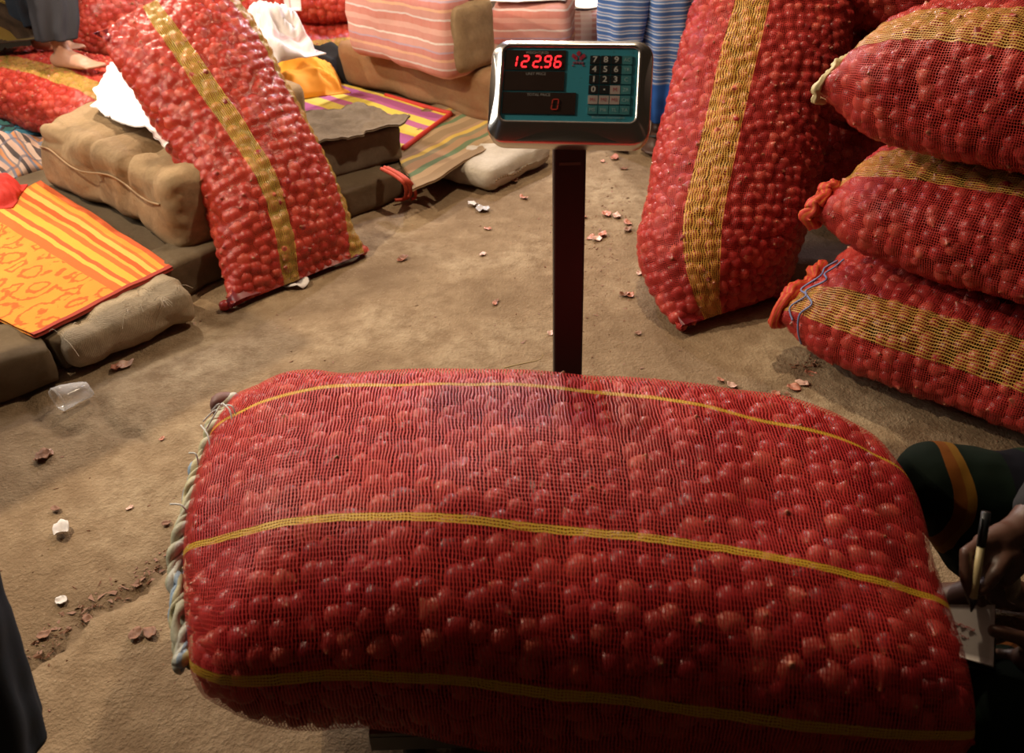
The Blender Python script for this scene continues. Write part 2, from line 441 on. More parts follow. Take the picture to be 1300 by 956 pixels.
def make_sack(name, label, st, r_on, stripes, m_net, m_band, n_single, seed, group=None, res=0.006, lump=0.012, tight=0.35, loc=None, pack=0.88, min_face=-0.25, band_name='yellow_band', bow=0.0, smooth_net=0, deep=0.0):
    rg = np.random.default_rng(seed)
    G0, PER0, S0 = sack_grid(st, 60, 64)
    L = np.linalg.norm(np.diff(G0, axis=0), axis=2).sum(0).mean()
    per = PER0.mean()
    # even spacing of rings along the surface
    seg = np.concatenate([[0], np.cumsum(np.linalg.norm(np.diff(G0, axis=0), axis=2).mean(1))]); seg /= seg[-1]
    nu, nv = int(L / res), int(per / res)
    us = np.interp(np.linspace(0, 1, nu), seg, np.linspace(0, 1, 60))
    G, PER, S = sack_grid(st, nu, nv, us)
    C = S[:, :3]
    if bow: 
        fall = np.exp(-np.linspace(0, L, nu) / 0.16)
        mid = np.cos(np.clip((np.einsum('uvk,uk->uv', G - C[:, None], S[:, 3:6]) / (S[:, 3:6] ** 2).sum(1)[:, None]), -1, 1) * math.pi / 2)
        axd = C[0] - C[nu // 3]; axd /= np.linalg.norm(axd)
        G = G + axd * (bow * mid * fall[:, None])[..., None]
    N = grid_normals(G, C)
    G = G + N * (fbm(G * 4.5 + seed, seed, 2) * lump)[..., None]
    N = grid_normals(G, C)
    halft = np.linalg.norm(S[:, 6:9], axis=1)
    root = thing(name, label, 'sack', loc if loc is not None else S[0, :3], group)
    # ---- onions against the net
    pts = []
    row = 2 * r_on * pack; nrow = max(2, int(L / row))
    for k in range(nrow):
        fu = (k + 0.5) / nrow
        iu = fu * (nu - 1)
        p_len = PER[int(iu)]; ht = halft[int(iu)]
        cnt = max(4, int(p_len / (2 * r_on * pack * 1.02)))
        off = rg.random()
        for q in range(cnt):
            jv = (q + off + rg.normal() * 0.13) / cnt
            ju = iu + rg.normal() * 0.16 * row / L * nu
            a = int(np.clip(round(ju), 0, nu - 1)); b_ = int(round(jv * nv)) % nv
            hth = halft[a]
            r = r_on * float(np.clip(rg.normal(1.0, 0.13), 0.7, 1.35))
            edge = min(1.0, hth / (1.1 * r))
            if hth < 0.5 * r: continue
            r *= edge
            nrm = N[a, b_]; p = G[a, b_] - nrm * (r * (0.92 + deep + 0.22 * rg.random()))
            v = CAM - p; face = nrm @ v / np.linalg.norm(v)
            if face < min_face: continue
            pts.append((a, b_, *p, r, face))
    pts = np.array(pts)
    # ---- net drawn tight over them
    E = np.full((nu, nv), -tight * r_on)
    du_m = L / (nu - 1)
    for a, b_, x, y, z, r, f in pts:
        a = int(a); b_ = int(b_); wu = int(r / du_m) + 1; wv = int(r / max(PER[a] / nv, 1e-4)) + 1
        wv = min(wv, nv // 2 - 1)
        i0, i1 = max(0, a - wu), min(nu, a + wu + 1)
        jj = np.arange(b_ - wv, b_ + wv + 1) % nv
        P = G[i0:i1][:, jj]; Q = N[i0:i1][:, jj]
        d = np.array([x, y, z]) - P
        h = (d * Q).sum(-1); d2 = (d * d).sum(-1) - h * h
        e = np.where(d2 < r * r, h + np.sqrt(np.maximum(r * r - d2, 0)), -1)
        sub = E[i0:i1][:, jj]; np.maximum(sub, e, out=sub); E[np.ix_(np.arange(i0, i1), jj)] = sub
    E = np.maximum(blur(E, 1), E) + 0.0014
    E = 0.5 * E + 0.5 * blur(E, 1)
    if smooth_net: E = blur(E, smooth_net) + 0.12 * r_on
    wend = np.clip(halft / (1.2 * r_on), 0, 1)[:, None]
    NG = G + N * (E * wend)[..., None]
    vv = np.arange(nv + 1) / nv
    uvg = np.stack(np.broadcast_arrays((seg_at := np.linspace(0, L, nu))[:, None], (vv * per)[None, :]), -1)
    NGw = np.concatenate([NG, NG[:, :1]], 1)
    F = grid_faces(nu, nv + 1); jcol = np.tile(np.arange(nv), nu - 1)
    vmid = (jcol + 0.5) / nv
    owner = np.zeros(len(F), int)
    for s, (v0, v1) in enumerate(stripes):
        owner[((vmid - v0) % 1.0) < (v1 - v0)] = s + 1
    for s in range(len(stripes) + 1):
        f = F[owner == s]
        if len(f) == 0: continue
        used, inv = np.unique(f, return_inverse=True)
        o = mk('net' if s == 0 else band_name, NGw.reshape(-1, 3)[used], inv.reshape(f.shape), m_net if s == 0 else m_band, root, uv=uvg.reshape(-1, 2)[used])
    # ---- the nearest onions one by one, the rest as one part
    px, py_, D = proj(pts[:, 2:5])
    inside = (px > -10) & (px < 1310) & (py_ > -10) & (py_ < 966) & (pts[:, 6] > 0.12)
    score = np.where(inside, pts[:, 5] / D, -1)
    order = np.argsort(-score)
    single = order[:n_single]; single = single[score[single] > 0]
    rest = np.setdiff1d(np.arange(len(pts)), single)
    Rm = rand_rot(len(pts), rg)
    rl = wloc(root)
    for k in single:
        o = bpy.data.objects.new('onion', ONION_MESH); COL.objects.link(o); o.parent = root
        r = pts[k, 5]; M = Matrix(Rm[k].tolist()).to_4x4()
        o.matrix_local = Matrix.Translation(Vector((pts[k, 2:5] - rl).tolist())) @ M @ Matrix.Diagonal((r, r, r * (0.88 + 0.2 * rg.random()), 1))
    nS = len(SV)
    if len(rest):
        Vr = np.einsum('nij,mj->nmi', Rm[rest], SV) * pts[rest, 5][:, None, None] + pts[rest, 2:5][:, None, :]
        Fr = (SF[None] + (np.arange(len(rest)) * nS)[:, None, None]).reshape(-1, 4)
        tint = np.repeat(rg.random(len(rest)), nS); UVr = np.tile(SUV, (len(rest), 1)); Vr = Vr.reshape(-1, 3)
    else:
        Vr = np.zeros((0, 3)); Fr = np.zeros((0, 4), int); tint = np.zeros(0); UVr = np.zeros((0, 2))
    # bumpy core for the deeper onions; its darkest tint paints shade into the gaps
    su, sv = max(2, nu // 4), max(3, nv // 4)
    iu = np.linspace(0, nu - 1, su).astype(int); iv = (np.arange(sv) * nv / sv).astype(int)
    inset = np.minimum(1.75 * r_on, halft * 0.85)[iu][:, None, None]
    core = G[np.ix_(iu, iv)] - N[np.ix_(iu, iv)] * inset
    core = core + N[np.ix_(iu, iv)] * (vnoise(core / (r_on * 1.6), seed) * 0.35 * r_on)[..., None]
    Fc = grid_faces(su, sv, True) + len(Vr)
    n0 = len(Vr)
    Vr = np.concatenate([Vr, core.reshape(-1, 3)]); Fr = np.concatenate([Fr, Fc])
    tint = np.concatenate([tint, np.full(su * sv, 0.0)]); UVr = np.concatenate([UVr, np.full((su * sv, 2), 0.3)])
    o = mk('packed_onions', Vr, Fr, M_ONS, root, uv=UVr, attr={'tint': tint})
    o['kind'] = 'stuff'
    root['sack_girth'] = float(per)
    return root, (NG, N, nu, nv)

def lying(p0, p1, width, thick, z_bot, n=2.5, end0=0.80, end1=0.80, tdir=(0, 0, 1), yaw_w=None, sag=0.0, bulge=0.0, kte=(0.07, 0.42, 0.74)):
    """stations of a sack lying on its side from p0 to p1 (plan points)"""
    p0 = np.array([*p0, 0.0]); p1 = np.array([*p1, 0.0]); a = p1 - p0; L = np.linalg.norm(a); a /= L
    w = np.array([-a[1], a[0], 0]) if yaw_w is None else np.array([math.cos(yaw_w), math.sin(yaw_w), 0])
    st = []
    for u, kw, kt in ((0, end0, kte[0]), (0.035, end0 * 1.05, kte[1]), (0.10, 0.95, kte[2]), (0.22, 1.0, 0.97), (0.5, 1.0 + bulge, 1.0), (0.78, 1.0, 0.95), (0.90, 0.95, kte[2]), (0.965, end1 * 1.05, kte[1]), (1, end1, kte[0])):
        c = p0 + a * L * u
        h = thick * kt / 2
        zc = z_bot + thick * (0.5 - 0.10 * (1 - kt))
        st.append((u, (c[0], c[1], zc), w * width * kw / 2, np.array(tdir) * h, n))
    return st

def ribbon_tube(name, P, r, mat, parent, n=8, ns=None):
    P = spline(P, ns or max(8, len(P) * 6)); V, F = tube(P, r, n); return mk(name, V, F, mat, parent)


# ================================================================== THE SETTING
def crack_dist(X, Y, pts):
    """distance and side of a polyline"""
    d = np.full(X.shape, 9.0); side = np.zeros(X.shape)
    for (x0, y0), (x1, y1) in zip(pts[:-1], pts[1:]):
        dx, dy = x1 - x0, y1 - y0; l2 = dx * dx + dy * dy
        t = np.clip(((X - x0) * dx + (Y - y0) * dy) / l2, 0, 1)
        e = np.hypot(X - x0 - t * dx, Y - y0 - t * dy)
        s = np.sign((X - x0) * dy - (Y - y0) * dx)
        m = e < d; d = np.where(m, e, d); side = np.where(m, s, side)
    return d, side
def px_line(P): return [tuple(pz(x, y, 0)[:2]) for x, y in P]
CRACKS = [px_line([(-120, 1010), (38, 837), (85, 810), (101, 781), (140, 765), (175, 747), (198, 720), (222, 705), (300, 670), (380, 600)]),
          px_line([(-40, 455), (31, 490), (50, 535), (100, 545)]),
          px_line([(118, 505), (135, 526), (157, 549), (180, 560)]),
          px_line([(880, 515), (960, 500), (1010, 480), (1050, 462)])]
def floor_height(X, Y):
    P = np.stack([X, Y, np.zeros_like(X)], -1)
    Z = fbm(P * 2.1, 3, 4) * 0.006 + fbm(P * 14, 9, 3) * 0.0022
    wob = fbm(P * 9, 21, 3) * 0.02
    dirt = np.zeros(X.shape)
    for k, c in enumerate(CRACKS):
        d, s = crack_dist(X + wob, Y + wob, c)
        Z -= (0.020 if k == 0 else 0.012) * np.exp(-(d / 0.013) ** 2)
        if k == 0: Z -= np.where(s < 0, 0.016 * np.exp(-d / 0.35), 0) * (d < 1.5); dirt = np.maximum(dirt, np.where(s < 0, np.exp(-d / 0.05), np.exp(-d / 0.010)))
        else: dirt = np.maximum(dirt, 0.7 * np.exp(-d / 0.025))
    return Z - 0.006, dirt
nx_, ny_ = 300, 340
gx, gy = np.meshgrid(np.linspace(-3.2, 2.6, nx_), np.linspace(0.2, 6.9, ny_), indexing='ij')
gz, gd = floor_height(gx, gy)
b = NB('packed_earth_concrete'); co = b.coord()
n1 = b.noise(co, 1.7, 6, 0.62); n2 = b.noise(co, 16, 6, 0.7); n3 = b.noise(co, 110, 3, 0.6)
col = b.ramp(n1, [(0.34, (0.185, 0.122, 0.068)), (0.50, (0.30, 0.215, 0.130)), (0.64, (0.40, 0.31, 0.20))])
col = b.mix(b.ramp(n2, [(0.35, (0.8, 0.8, 0.8)), (0.60, (0, 0, 0))]), col, (0.19, 0.125, 0.07))
spk = b.ramp(n3, [(0.63, (0, 0, 0)), (0.72, (1, 1, 1))])
col = b.mix(b.math('MULTIPLY', spk, 0.35), col, (0.48, 0.39, 0.27))
att = b.n('ShaderNodeAttribute', attribute_name='dirt').outputs['Fac']
col = b.mix(b.math('MULTIPLY', att, 0.75), col, (0.10, 0.062, 0.035))
b.bump(b.math('ADD', b.math('MULTIPLY', n2, 1.6), n3), 0.55, 0.010)
M_FLOOR = b.set(col, 0.9, spec=0.2)
fl = mk('floor', np.stack([gx, gy, gz], -1).reshape(-1, 3), grid_faces(nx_, ny_)[:, ::-1], M_FLOOR, attr={'dirt': gd.ravel()}, origin=(0, 0, 0))
fl['kind'] = 'structure'

M_MUD = jute('mud_plaster', (0.10, 0.07, 0.05), (0.17, 0.12, 0.08), weave=1500)
V, F = box(-0.2, 6.95, 1.65, 8.0, 0.15, 3.4); wb_ = mk('wall_back', V, F, M_MUD, smooth=False); wb_['kind'] = 'structure'
V, F = box(-0.2, 3.0, 3.42, 8.0, 8.0, 0.04); wb_ = mk('ceiling', V, F, plain('rusty_tin', (0.10, 0.08, 0.07), 0.7), smooth=False); wb_['kind'] = 'structure'

Lf = np.array(FRONT_LAMP); T0, T1 = pz(-240, 678, 0.0), pz(300, 412, 0.0)  # unseen beam, added below the front lamp to cast the floor's shadow strip
b0 = Lf + (T0 - Lf) * 0.27; b1 = Lf + (T1 - Lf) * 0.27; d_ = (b1 - b0) / np.linalg.norm(b1 - b0); n_ = np.array([-d_[1], d_[0], 0])
V = [p + n_ * a + np.array([0, 0, c]) for p in (b0 - d_ * 0.02, b1) for a in (-0.05, 0.05) for c in (0, 0.05)]
F = [[0, 1, 3, 2], [4, 6, 7, 5], [0, 4, 5, 1], [2, 3, 7, 6], [0, 2, 6, 4], [1, 5, 7, 3]]
wb_ = mk('shadow_beam_1', V, F, plain('shadow_beam_timber', (0.09, 0.06, 0.04), 0.8), smooth=False); wb_['kind'] = 'structure'

# low stone plinth that the bales and mats lie on
M_STONE = jute('kerb_stone', (0.16, 0.115, 0.07), (0.27, 0.20, 0.125), weave=1500, stain=(0.09, 0.06, 0.035))
M_PLINTH = jute('plinth_earth', (0.15, 0.105, 0.065), (0.25, 0.18, 0.11), weave=1500)
front = [pz(x, y, 0)[:2] for x, y in [(-60, 520), (0, 492), (78, 462), (150, 415), (290, 345), (450, 262), (515, 240), (560, 218), (640, 170), (720, 130), (800, 105)]]
back = [(1.2, 6.6), (-3.1, 6.6), (-3.1, 2.3)]
poly = [np.array(p) for p in front] + [np.array(p) for p in back]
PZ = 0.095
V = [[*p, -0.03] for p in poly] + [[*p, PZ] for p in poly]; n = len(poly)
F = [list(range(n, 2 * n))] + [[i, (i + 1) % n, n + (i + 1) % n, n + i] for i in range(n)]
pl = mk('floor_plinth', V, F, M_PLINTH, smooth=False, origin=(0, 0, 0)); pl['kind'] = 'structure'
def stone(a, b_, depth, h, seed):
    a = np.array(pz(*a, 0)); b_ = np.array(pz(*b_, 0)); d = b_ - a; L = np.linalg.norm(d[:2]); ang = math.atan2(d[1], d[0])
    Q, F, uv = rbox(L * 0.98, depth, h, 0.012, 7, 0.010, 11, seed)
    Q = Q @ rot_z(ang).T + (a + b_) / 2 + rot_z(ang) @ np.array([0, depth * 0.42, 0])
    return mk('kerb_stone', Q, F, M_STONE, pl, uv)
stone((-40, 520), (78, 480), 0.24, 0.115, 1)
stone((80, 470), (205, 395), 0.20, 0.10, 2)
stone((207, 388), (292, 347), 0.17, 0.125, 3)
stone((294, 346), (430, 276), 0.20, 0.10, 4)
stone((436, 277), (512, 247), 0.20, 0.112, 5)
stone((514, 244), (640, 172), 0.18, 0.09, 6)

# ================================================================== THE SACKS
def sil(D0, D1, rows, thick, back=0.0, n=2.3):
    """stations from the two outlines of a standing sack: rows of (u, left px, right px, depth shift of the right edge, thickness factor)"""
    st = []
    for u, l, r, kt in rows:
        D = D0 + (D1 - D0) * u
        A = pd(*l, D[0] if hasattr(D, '__len__') else D); B = pd(*r, D[1] if hasattr(D, '__len__') else D)
        c = (A + B) / 2; hw = (B - A) / 2
        st.append([u, c, hw, kt * thick, n])
    out = []
    for k, s in enumerate(st):
        ax = st[min(k + 1, len(st) - 1)][1] - st[max(k - 1, 0)][1]
        t = np.cross(s[2], ax); t /= np.linalg.norm(t)
        if t @ (CAM - s[1]) < 0: t = -t
        out.append((s[0], s[1] - t * s[3] * 0.5, s[2], t * s[3], s[4]))
    return out

# --- the big sack on the scale, nearest of all
st = []
for u, c, hw, t in ((0.0, (-0.540, 1.135, 0.320), (-0.030, 0.285, 0.04), 0.014),
                    (0.03, (-0.525, 1.125, 0.325), (-0.035, 0.31, 0.03), 0.085),
                    (0.09, (-0.455, 1.11, 0.332), (-0.03, 0.335, 0.02), 0.155),
                    (0.25, (-0.255, 1.085, 0.342), (-0.02, 0.345, 0.0), 0.208),
                    (0.50, (0.055, 1.045, 0.342), (0.0, 0.345, 0.0), 0.215),
                    (0.75, (0.365, 1.005, 0.325), (0.03, 0.335, 0.0), 0.195),
                    (0.90, (0.560, 0.975, 0.305), (0.045, 0.315, 0.0), 0.160),
                    (0.97, (0.640, 0.960, 0.290), (0.045, 0.29, 0.0), 0.095),
                    (1.0, (0.658, 0.955, 0.285), (0.045, 0.265, 0.0), 0.014)):
    st.append((u, c, hw, (0, 0, t), 2.5))
big, bigG = make_sack('onion_sack', 'large taut red net sack of onions lying on the weighing scale', st, 0.0205,
                      [(0.167, 0.174), (0.345, 0.353), (0.468, 0.476)], M_NET_FINE, M_YEL_LINE, 300, 11, 'filled net sacks of red onions', res=0.006, lump=0.016, tight=0.25, band_name='yellow_stripe', bow=0.035, smooth_net=6, deep=0.14, min_face=-0.55)
# rope lacing the left end
NG, NN, nu, nv = bigG
M_ROPE = striped('lacing_rope', [(0, (0.50, 0.52, 0.40)), (0.35, (0.62, 0.66, 0.60)), (0.6, (0.30, 0.45, 0.62)), (0.78, (0.55, 0.55, 0.36))], 0.045, 0, 'Object', 0.45)
j0 = np.concatenate([np.arange(int(nv * 0.0), int(nv * 0.52), 5)])
edge = NG[0, j0] * 0.5 + NG[1, j0] * 0.5
P = spline(np.concatenate([edge[:1] + [0.0, 0.02, 0.01], edge]), 120)
tw = np.linspace(0, 46, 120)
for q_, (ph, rad) in enumerate(((0, 0.0088), (math.pi, 0.0082), (1.7, 0.0056), (4.4, 0.0050))):
    Q = P + np.stack([np.cos(tw + ph) * (0.007 + 0.003 * (q_ > 1)) - 0.013, 0 * tw, np.sin(tw + ph) * 0.007], -1)
    Q += np.stack([fbm(Q * 16 + 7 * q_, 5 + q_, 3), fbm(Q * 16 + 9 * q_, 6 + q_, 3) * 0.5, fbm(Q * 16 + 5 * q_, 8 + q_, 3)], -1) * 0.007
    V, F = tube(Q, rad * (1 + 0.35 * np.sin(tw * 1.7 + q_)), 7); mk('lacing_rope', V, F, M_ROPE, big)
M_STRING = plain('plastic_string', (0.62, 0.66, 0.68), 0.35, scale=80)
for k, (a, bb) in enumerate((((282, 512), (262, 545)), ((240, 655), (216, 640)), ((262, 800), (276, 862)), ((283, 515), (300, 528)), ((255, 540), (268, 580)), ((250, 775), (262, 812)), ((281, 516), (268, 522)), ((283, 512), (296, 545)), ((246, 690), (232, 705)), ((252, 590), (240, 575)), ((244, 735), (262, 760)), ((280, 520), (258, 535)))):
    A, B = pd(*a, 1.55 - 0.25 * (a[1] - 500) / 360), pd(*bb, 1.55 - 0.27 * (bb[1] - 500) / 360)
    ribbon_tube('string_end', [A, (A + B) / 2 + [0.006, 0, 0.01], B], 0.0014, M_STRING, big, 6, 10)
V, F, uv = rbox(0.05, 0.035, 0.045, 0.016, 5, 0.004, 40, 3)
mk('net_knot', V @ rot_z(0.4).T + pd(284, 514, 1.75) - [0, 0, 0.02], F, plain('knot_brown', (0.16, 0.07, 0.06), 0.6), big)

# --- the sack leaning at the left
D = (np.array([2.80, 3.12]), np.array([2.95, 3.12]))
rows = [(0.0, (291, 391), (470, 318), 0.03), (0.04, (288, 372), (464, 304), 0.32), (0.12, (287, 345), (452, 272), 0.66), (0.25, (276, 285), (434, 224), 0.95),
        (0.45, (243, 222), (400, 150), 1.0), (0.65, (200, 160), (362, 85), 1.0), (0.82, (158, 98), (326, 25), 0.85), (0.93, (132, 62), (300, -15), 0.55), (1.0, (120, 40), (282, -42), 0.08)]
left, leftG = make_sack('onion_sack', 'bright red onion sack leaning against the tan jute bale, yellow band down its middle',
                        sil(D[0], D[1], rows, 0.155, n=2.4), 0.0215, [(0.022, 0.078), (0.262, 0.318)], M_NET_WRAP, M_YEL_WRAP, 300, 12, 'filled net sacks of red onions', res=0.0075, lump=0.010, tight=0.55, pack=0.86)

# --- the sack standing at the right
D = (np.array([2.60, 2.74]), np.array([2.86, 3.0]))
rows = [(0.0, (864, 417), (1000, 372), 0.03), (0.035, (850, 398), (1008, 366), 0.30), (0.10, (836, 362), (1020, 345), 0.62), (0.22, (828, 300), (1036, 300), 0.92),
        (0.40, (840, 222), (1056, 222), 1.0), (0.60, (860, 135), (1074, 135), 1.0), (0.80, (882, 45), (1092, 45), 0.92), (0.93, (898, -25), (1106, -30), 0.6), (1.0, (908, -55), (1112, -60), 0.05)]
right, rightG = make_sack('onion_sack', 'tall red onion sack standing upright with a wavy yellow band, beside the stacked sacks',
                          sil(D[0], D[1], rows, 0.225, n=2.1), 0.0205, [(0.312, 0.385)], M_NET_OPEN, M_YEL_WAVY, 300, 13, 'filled net sacks of red onions', res=0.0075, lump=0.012, tight=0.45)

# --- the stack of three at the right
M_NETCLOTH = striped('bunched_net_cloth', [(0, (0.55, 0.035, 0.025)), (0.35, (0.62, 0.12, 0.03)), (0.55, (0.58, 0.03, 0.025)), (0.85, (0.62, 0.15, 0.03))], 0.016, 1, 'UV', 0.5)
M_TIE = plain('tie_cord', (0.16, 0.20, 0.38), 0.5)
ax = np.array([0.745, -0.667]); nrm = np.array([0.667, 0.745])
stack_spec = [((0.705, 2.03), 1.06, 0.56, 0.302, 0.004, [(0.385, 0.475)], 'lowest sack of the stacked three, on the floor, red bunched end tied with blue cord', 21),
              ((0.765, 2.04), 1.08, 0.57, 0.305, 0.306, [(0.275, 0.385)], 'middle sack of the stacked three, orange frill of net at its end', 22),
              ((0.715, 2.03), 1.10, 0.58, 0.360, 0.612, [(0.300, 0.405)], 'topmost sack of the stacked three, broad yellow band along its side', 23)]
stackG = []
for k, (p0, L_, w_, t_, zb, stripes, lab, seed) in enumerate(stack_spec):
    p0 = np.array(p0) + nrm * w_ * 0.5; p1 = p0 + ax * L_
    st = lying(p0, p1, w_, t_, zb, n=2.5, end0=0.78, end1=0.8, kte=(0.30, 0.62, 0.86))
    # half width points to +normal (away); v=.25 top, .5 near side
    st = [(u, c, np.array([nrm[0], nrm[1], 0]) * np.linalg.norm(hw), ht, n) for u, c, hw, ht, n in st]
    r_, g_ = make_sack('onion_sack', lab, st, 0.021, stripes, M_NET_OPEN, M_YEL_BAND, 300, seed, 'filled net sacks of red onions', res=0.0075, lump=0.012, tight=0.3)
    stackG.append((r_, g_))
def frill(parent, G, v0, v1, depth, mat, seed, waves=9, amp=0.018, name='bunched_net_end'):
    """net gathered into a lumpy, creased roll along the end of a sack"""
    NG, N, nu, nv = G
    m = 90; vs = (np.linspace(v0, v1, 14) * nv).astype(int) % nv
    out = NG[0].mean(0) - NG[8].mean(0); out /= np.linalg.norm(out)
    P = spline(NG[1, vs] + out * depth * 0.3, m); t = np.linspace(0, 1, m)
    lump = 0.5 + 0.5 * vnoise(np.stack([t * waves * 1.3] * 3, -1) + seed, seed)
    P = P + out * (amp * lump)[:, None] + fbm(P * 14, seed + 2, 2)[:, None] * np.array([0.3, 0.3, 1.0]) * 0.010
    V, F = tube(P, depth * (0.25 + 0.42 * lump) * np.clip(np.sin(t * math.pi) * 4, 0.2, 1), 18)
    k = np.repeat(np.arange(m), 18); th = np.tile(np.arange(18), m)
    cen = P[k]; V = cen + (V - cen) * (1 + 0.16 * np.sin(th * 2 * math.pi / 18 * 5 + t[k] * 22)[:, None] + 0.2 * vnoise(V * 70, seed)[:, None])
    return mk(name, V, F, mat, parent, uv=np.stack([t[k] * 0.4, th * 0.004], -1))
frill(stackG[0][0], stackG[0][1], 0.16, 0.66, 0.040, M_NETCLOTH, 3, 10, 0.012)
frill(stackG[1][0], stackG[1][1], 0.34, 0.60, 0.040, M_NETCLOTH, 4, 6, 0.014)
M_PALE = plain('pale_frayed_net', (0.50, 0.42, 0.22), 0.6)
frill(stackG[2][0], stackG[2][1], 0.30, 0.58, 0.019, M_PALE, 5, 9, 0.010)
NG, N, nu, nv = stackG[0][1]
for k, dv in enumerate((0.0, 0.05)):
    pts = [NG[int(3 + 5 * k + 8 * abs(math.sin(q * 1.3 + k))), int((0.22 + dv + 0.035 * q) * nv) % nv] + N[6, int((0.22 + dv + 0.035 * q) * nv) % nv] * 0.006 for q in range(9)]
    ribbon_tube('tie_cord', pts, 0.0028, M_TIE, stackG[0][0], 6)

for k, (zb, lab) in enumerate(((0.0, 'lowest'), (0.31, 'middle'), (0.62, 'topmost'))):
    st = lying((1.06 + 0.05 * k, 3.28 + 0.04 * k), (2.0, 3.1), 0.56, 0.33, zb, end0=0.85, end1=0.8, kte=(0.3, 0.62, 0.86))
    make_sack('onion_sack', lab + ' of the dark onion sacks piled in shadow behind the front stack', st, 0.022, [], M_NET_OPEN, M_YEL_BAND, 0, 26 + k, 'filled net sacks of red onions', res=0.014)

# --- sacks in the background
p_a = np.array([-2.58, 4.62]); p_b = np.array([-1.55, 3.66])
st = lying((-2.75, 4.66), (-1.62, 3.86), 0.62, 0.30, 0.10, end0=0.8, end1=0.8)
foot_sack, footG = make_sack('onion_sack', 'flat orange-red sack of onions under the bare foot', st, 0.022, [(0.30, 0.37)], M_NET_WRAP, M_YEL_WRAP, 0, 31, 'filled net sacks of red onions', res=0.012, pack=0.9)
st = lying((-2.45, 5.15), (-1.75, 5.45), 0.50, 0.50, 0.10)
make_sack('onion_sack', 'dark red onion sack in shadow behind the leaning sack', st, 0.024, [], M_NET_WRAP, M_YEL_WRAP, 0, 32, 'filled net sacks of red onions', res=0.014)
def sack_at(name_label, px, D, length, width, thick, yaw, seed, stripes=(), r=0.024):
    c = pd(*px, D); d = np.array([math.cos(yaw), math.sin(yaw)]) * length / 2
    st = lying(c[:2] - d, c[:2] + d, width, thick, c[2] - thick / 2)
    return make_sack('onion_sack', name_label, st, r, list(stripes), M_NET_WRAP, M_YEL_WRAP, 0, seed, 'filled net sacks of red onions', res=0.014)
low_far = sack_at('lower of two small far onion sacks, behind the orange cloth', (402, 66), 4.95, 0.80, 0.5, 0.36, 0.25, 33, [(0.42, 0.47)])
up_far = sack_at('upper of two small far onion sacks, bearing a white paper tag', (384, -4), 4.85, 0.66, 0.5, 0.28, 0.1, 34, [(0.40, 0.45)])
M_WHITE = plain('white_cloth', (0.78, 0.74, 0.72), 0.85, var=0.06)
M_TAG = striped('paper_tag', [(0, (0.78, 0.70, 0.70)), (0.42, (0.70, 0.40, 0.42)), (0.55, (0.80, 0.74, 0.74))], 0.07, 0, 'UV')
c = pd(371, 4, 4.52)
V, F, uv = sheet(c + np.array([[-.045, 0, -.045], [.045, -.01, -.045], [.045, 0.02, .05], [-.045, 0.02, .05]]), 6, 6, 0.003, 0.01)
mk('paper_tag', V, F, M_TAG, up_far[0], uv)

# ================================================================== BALES AND BAGS
def bale(name, label, cat, corner, ang, l, w, h, r, mat, seed, noise=0.02, fold=0.0, group=None, seg=14, z=None, sag=0.0, creases=()):
    """corner: front-left base corner in plan; l along ang, w to its left (away)"""
    root = thing(name, label, cat, (*corner, z), group)
    Q, F, uv = rbox(l, w, h, r, seg, noise, 5, seed, sag, fold, creases)
    R = rot_z(ang); c = np.array([*corner, z]) + R @ np.array([l / 2, w / 2, 0])
    W = Q @ R.T + c
    body = mk('jute_wrap', W, F, mat, root, uv)
    return root, (R, c, l, w, h)
M_JUTE = jute('jute_tan', (0.33, 0.215, 0.115), (0.50, 0.36, 0.21))
M_JUTE_D = jute('jute_grey_brown', (0.16, 0.12, 0.08), (0.28, 0.215, 0.15))
M_JUTE_P = jute('jute_pale', (0.52, 0.46, 0.37), (0.70, 0.63, 0.52), stain=(0.34, 0.27, 0.19))
M_JUTE_R = jute('jute_patchwork', (0.30, 0.17, 0.09), (0.48, 0.30, 0.15), weave=300, stain=(0.36, 0.12, 0.06))
M_SEAM = plain('seam_twine', (0.30, 0.20, 0.11), 0.9)
# bale A, in front of the white sheet
A0 = np.array(pz(58, 236, PZ)[:2]); A1 = np.array(pz(234, 327, PZ)[:2]); dA = A1 - A0; angA = math.atan2(dA[1], dA[0])
baleA, frA = bale('jute_bale', 'tan jute bale with deep folds, below the white sheet and left of the leaning sack', 'bale', A0, angA, np.linalg.norm(dA), 0.48, 0.29, 0.060, M_JUTE, 41, 0.024, 0.03, 'jute wrapped bales', 44, PZ, 0.0, ((-0.10, 0.035), (0.17, 0.05), (0.40, 0.02)))
R, c, l, w, h = frA
P = [c + R @ np.array([x, -w / 2 - 0.004 + 0.012 * math.sin(9 * x), h * 0.62 + 0.012 * math.sin(14 * x)]) for x in np.linspace(-l / 2 + 0.06, l / 2 - 0.05, 14)]
ribbon_tube('stitched_seam', P, 0.0035, M_SEAM, baleA, 6)
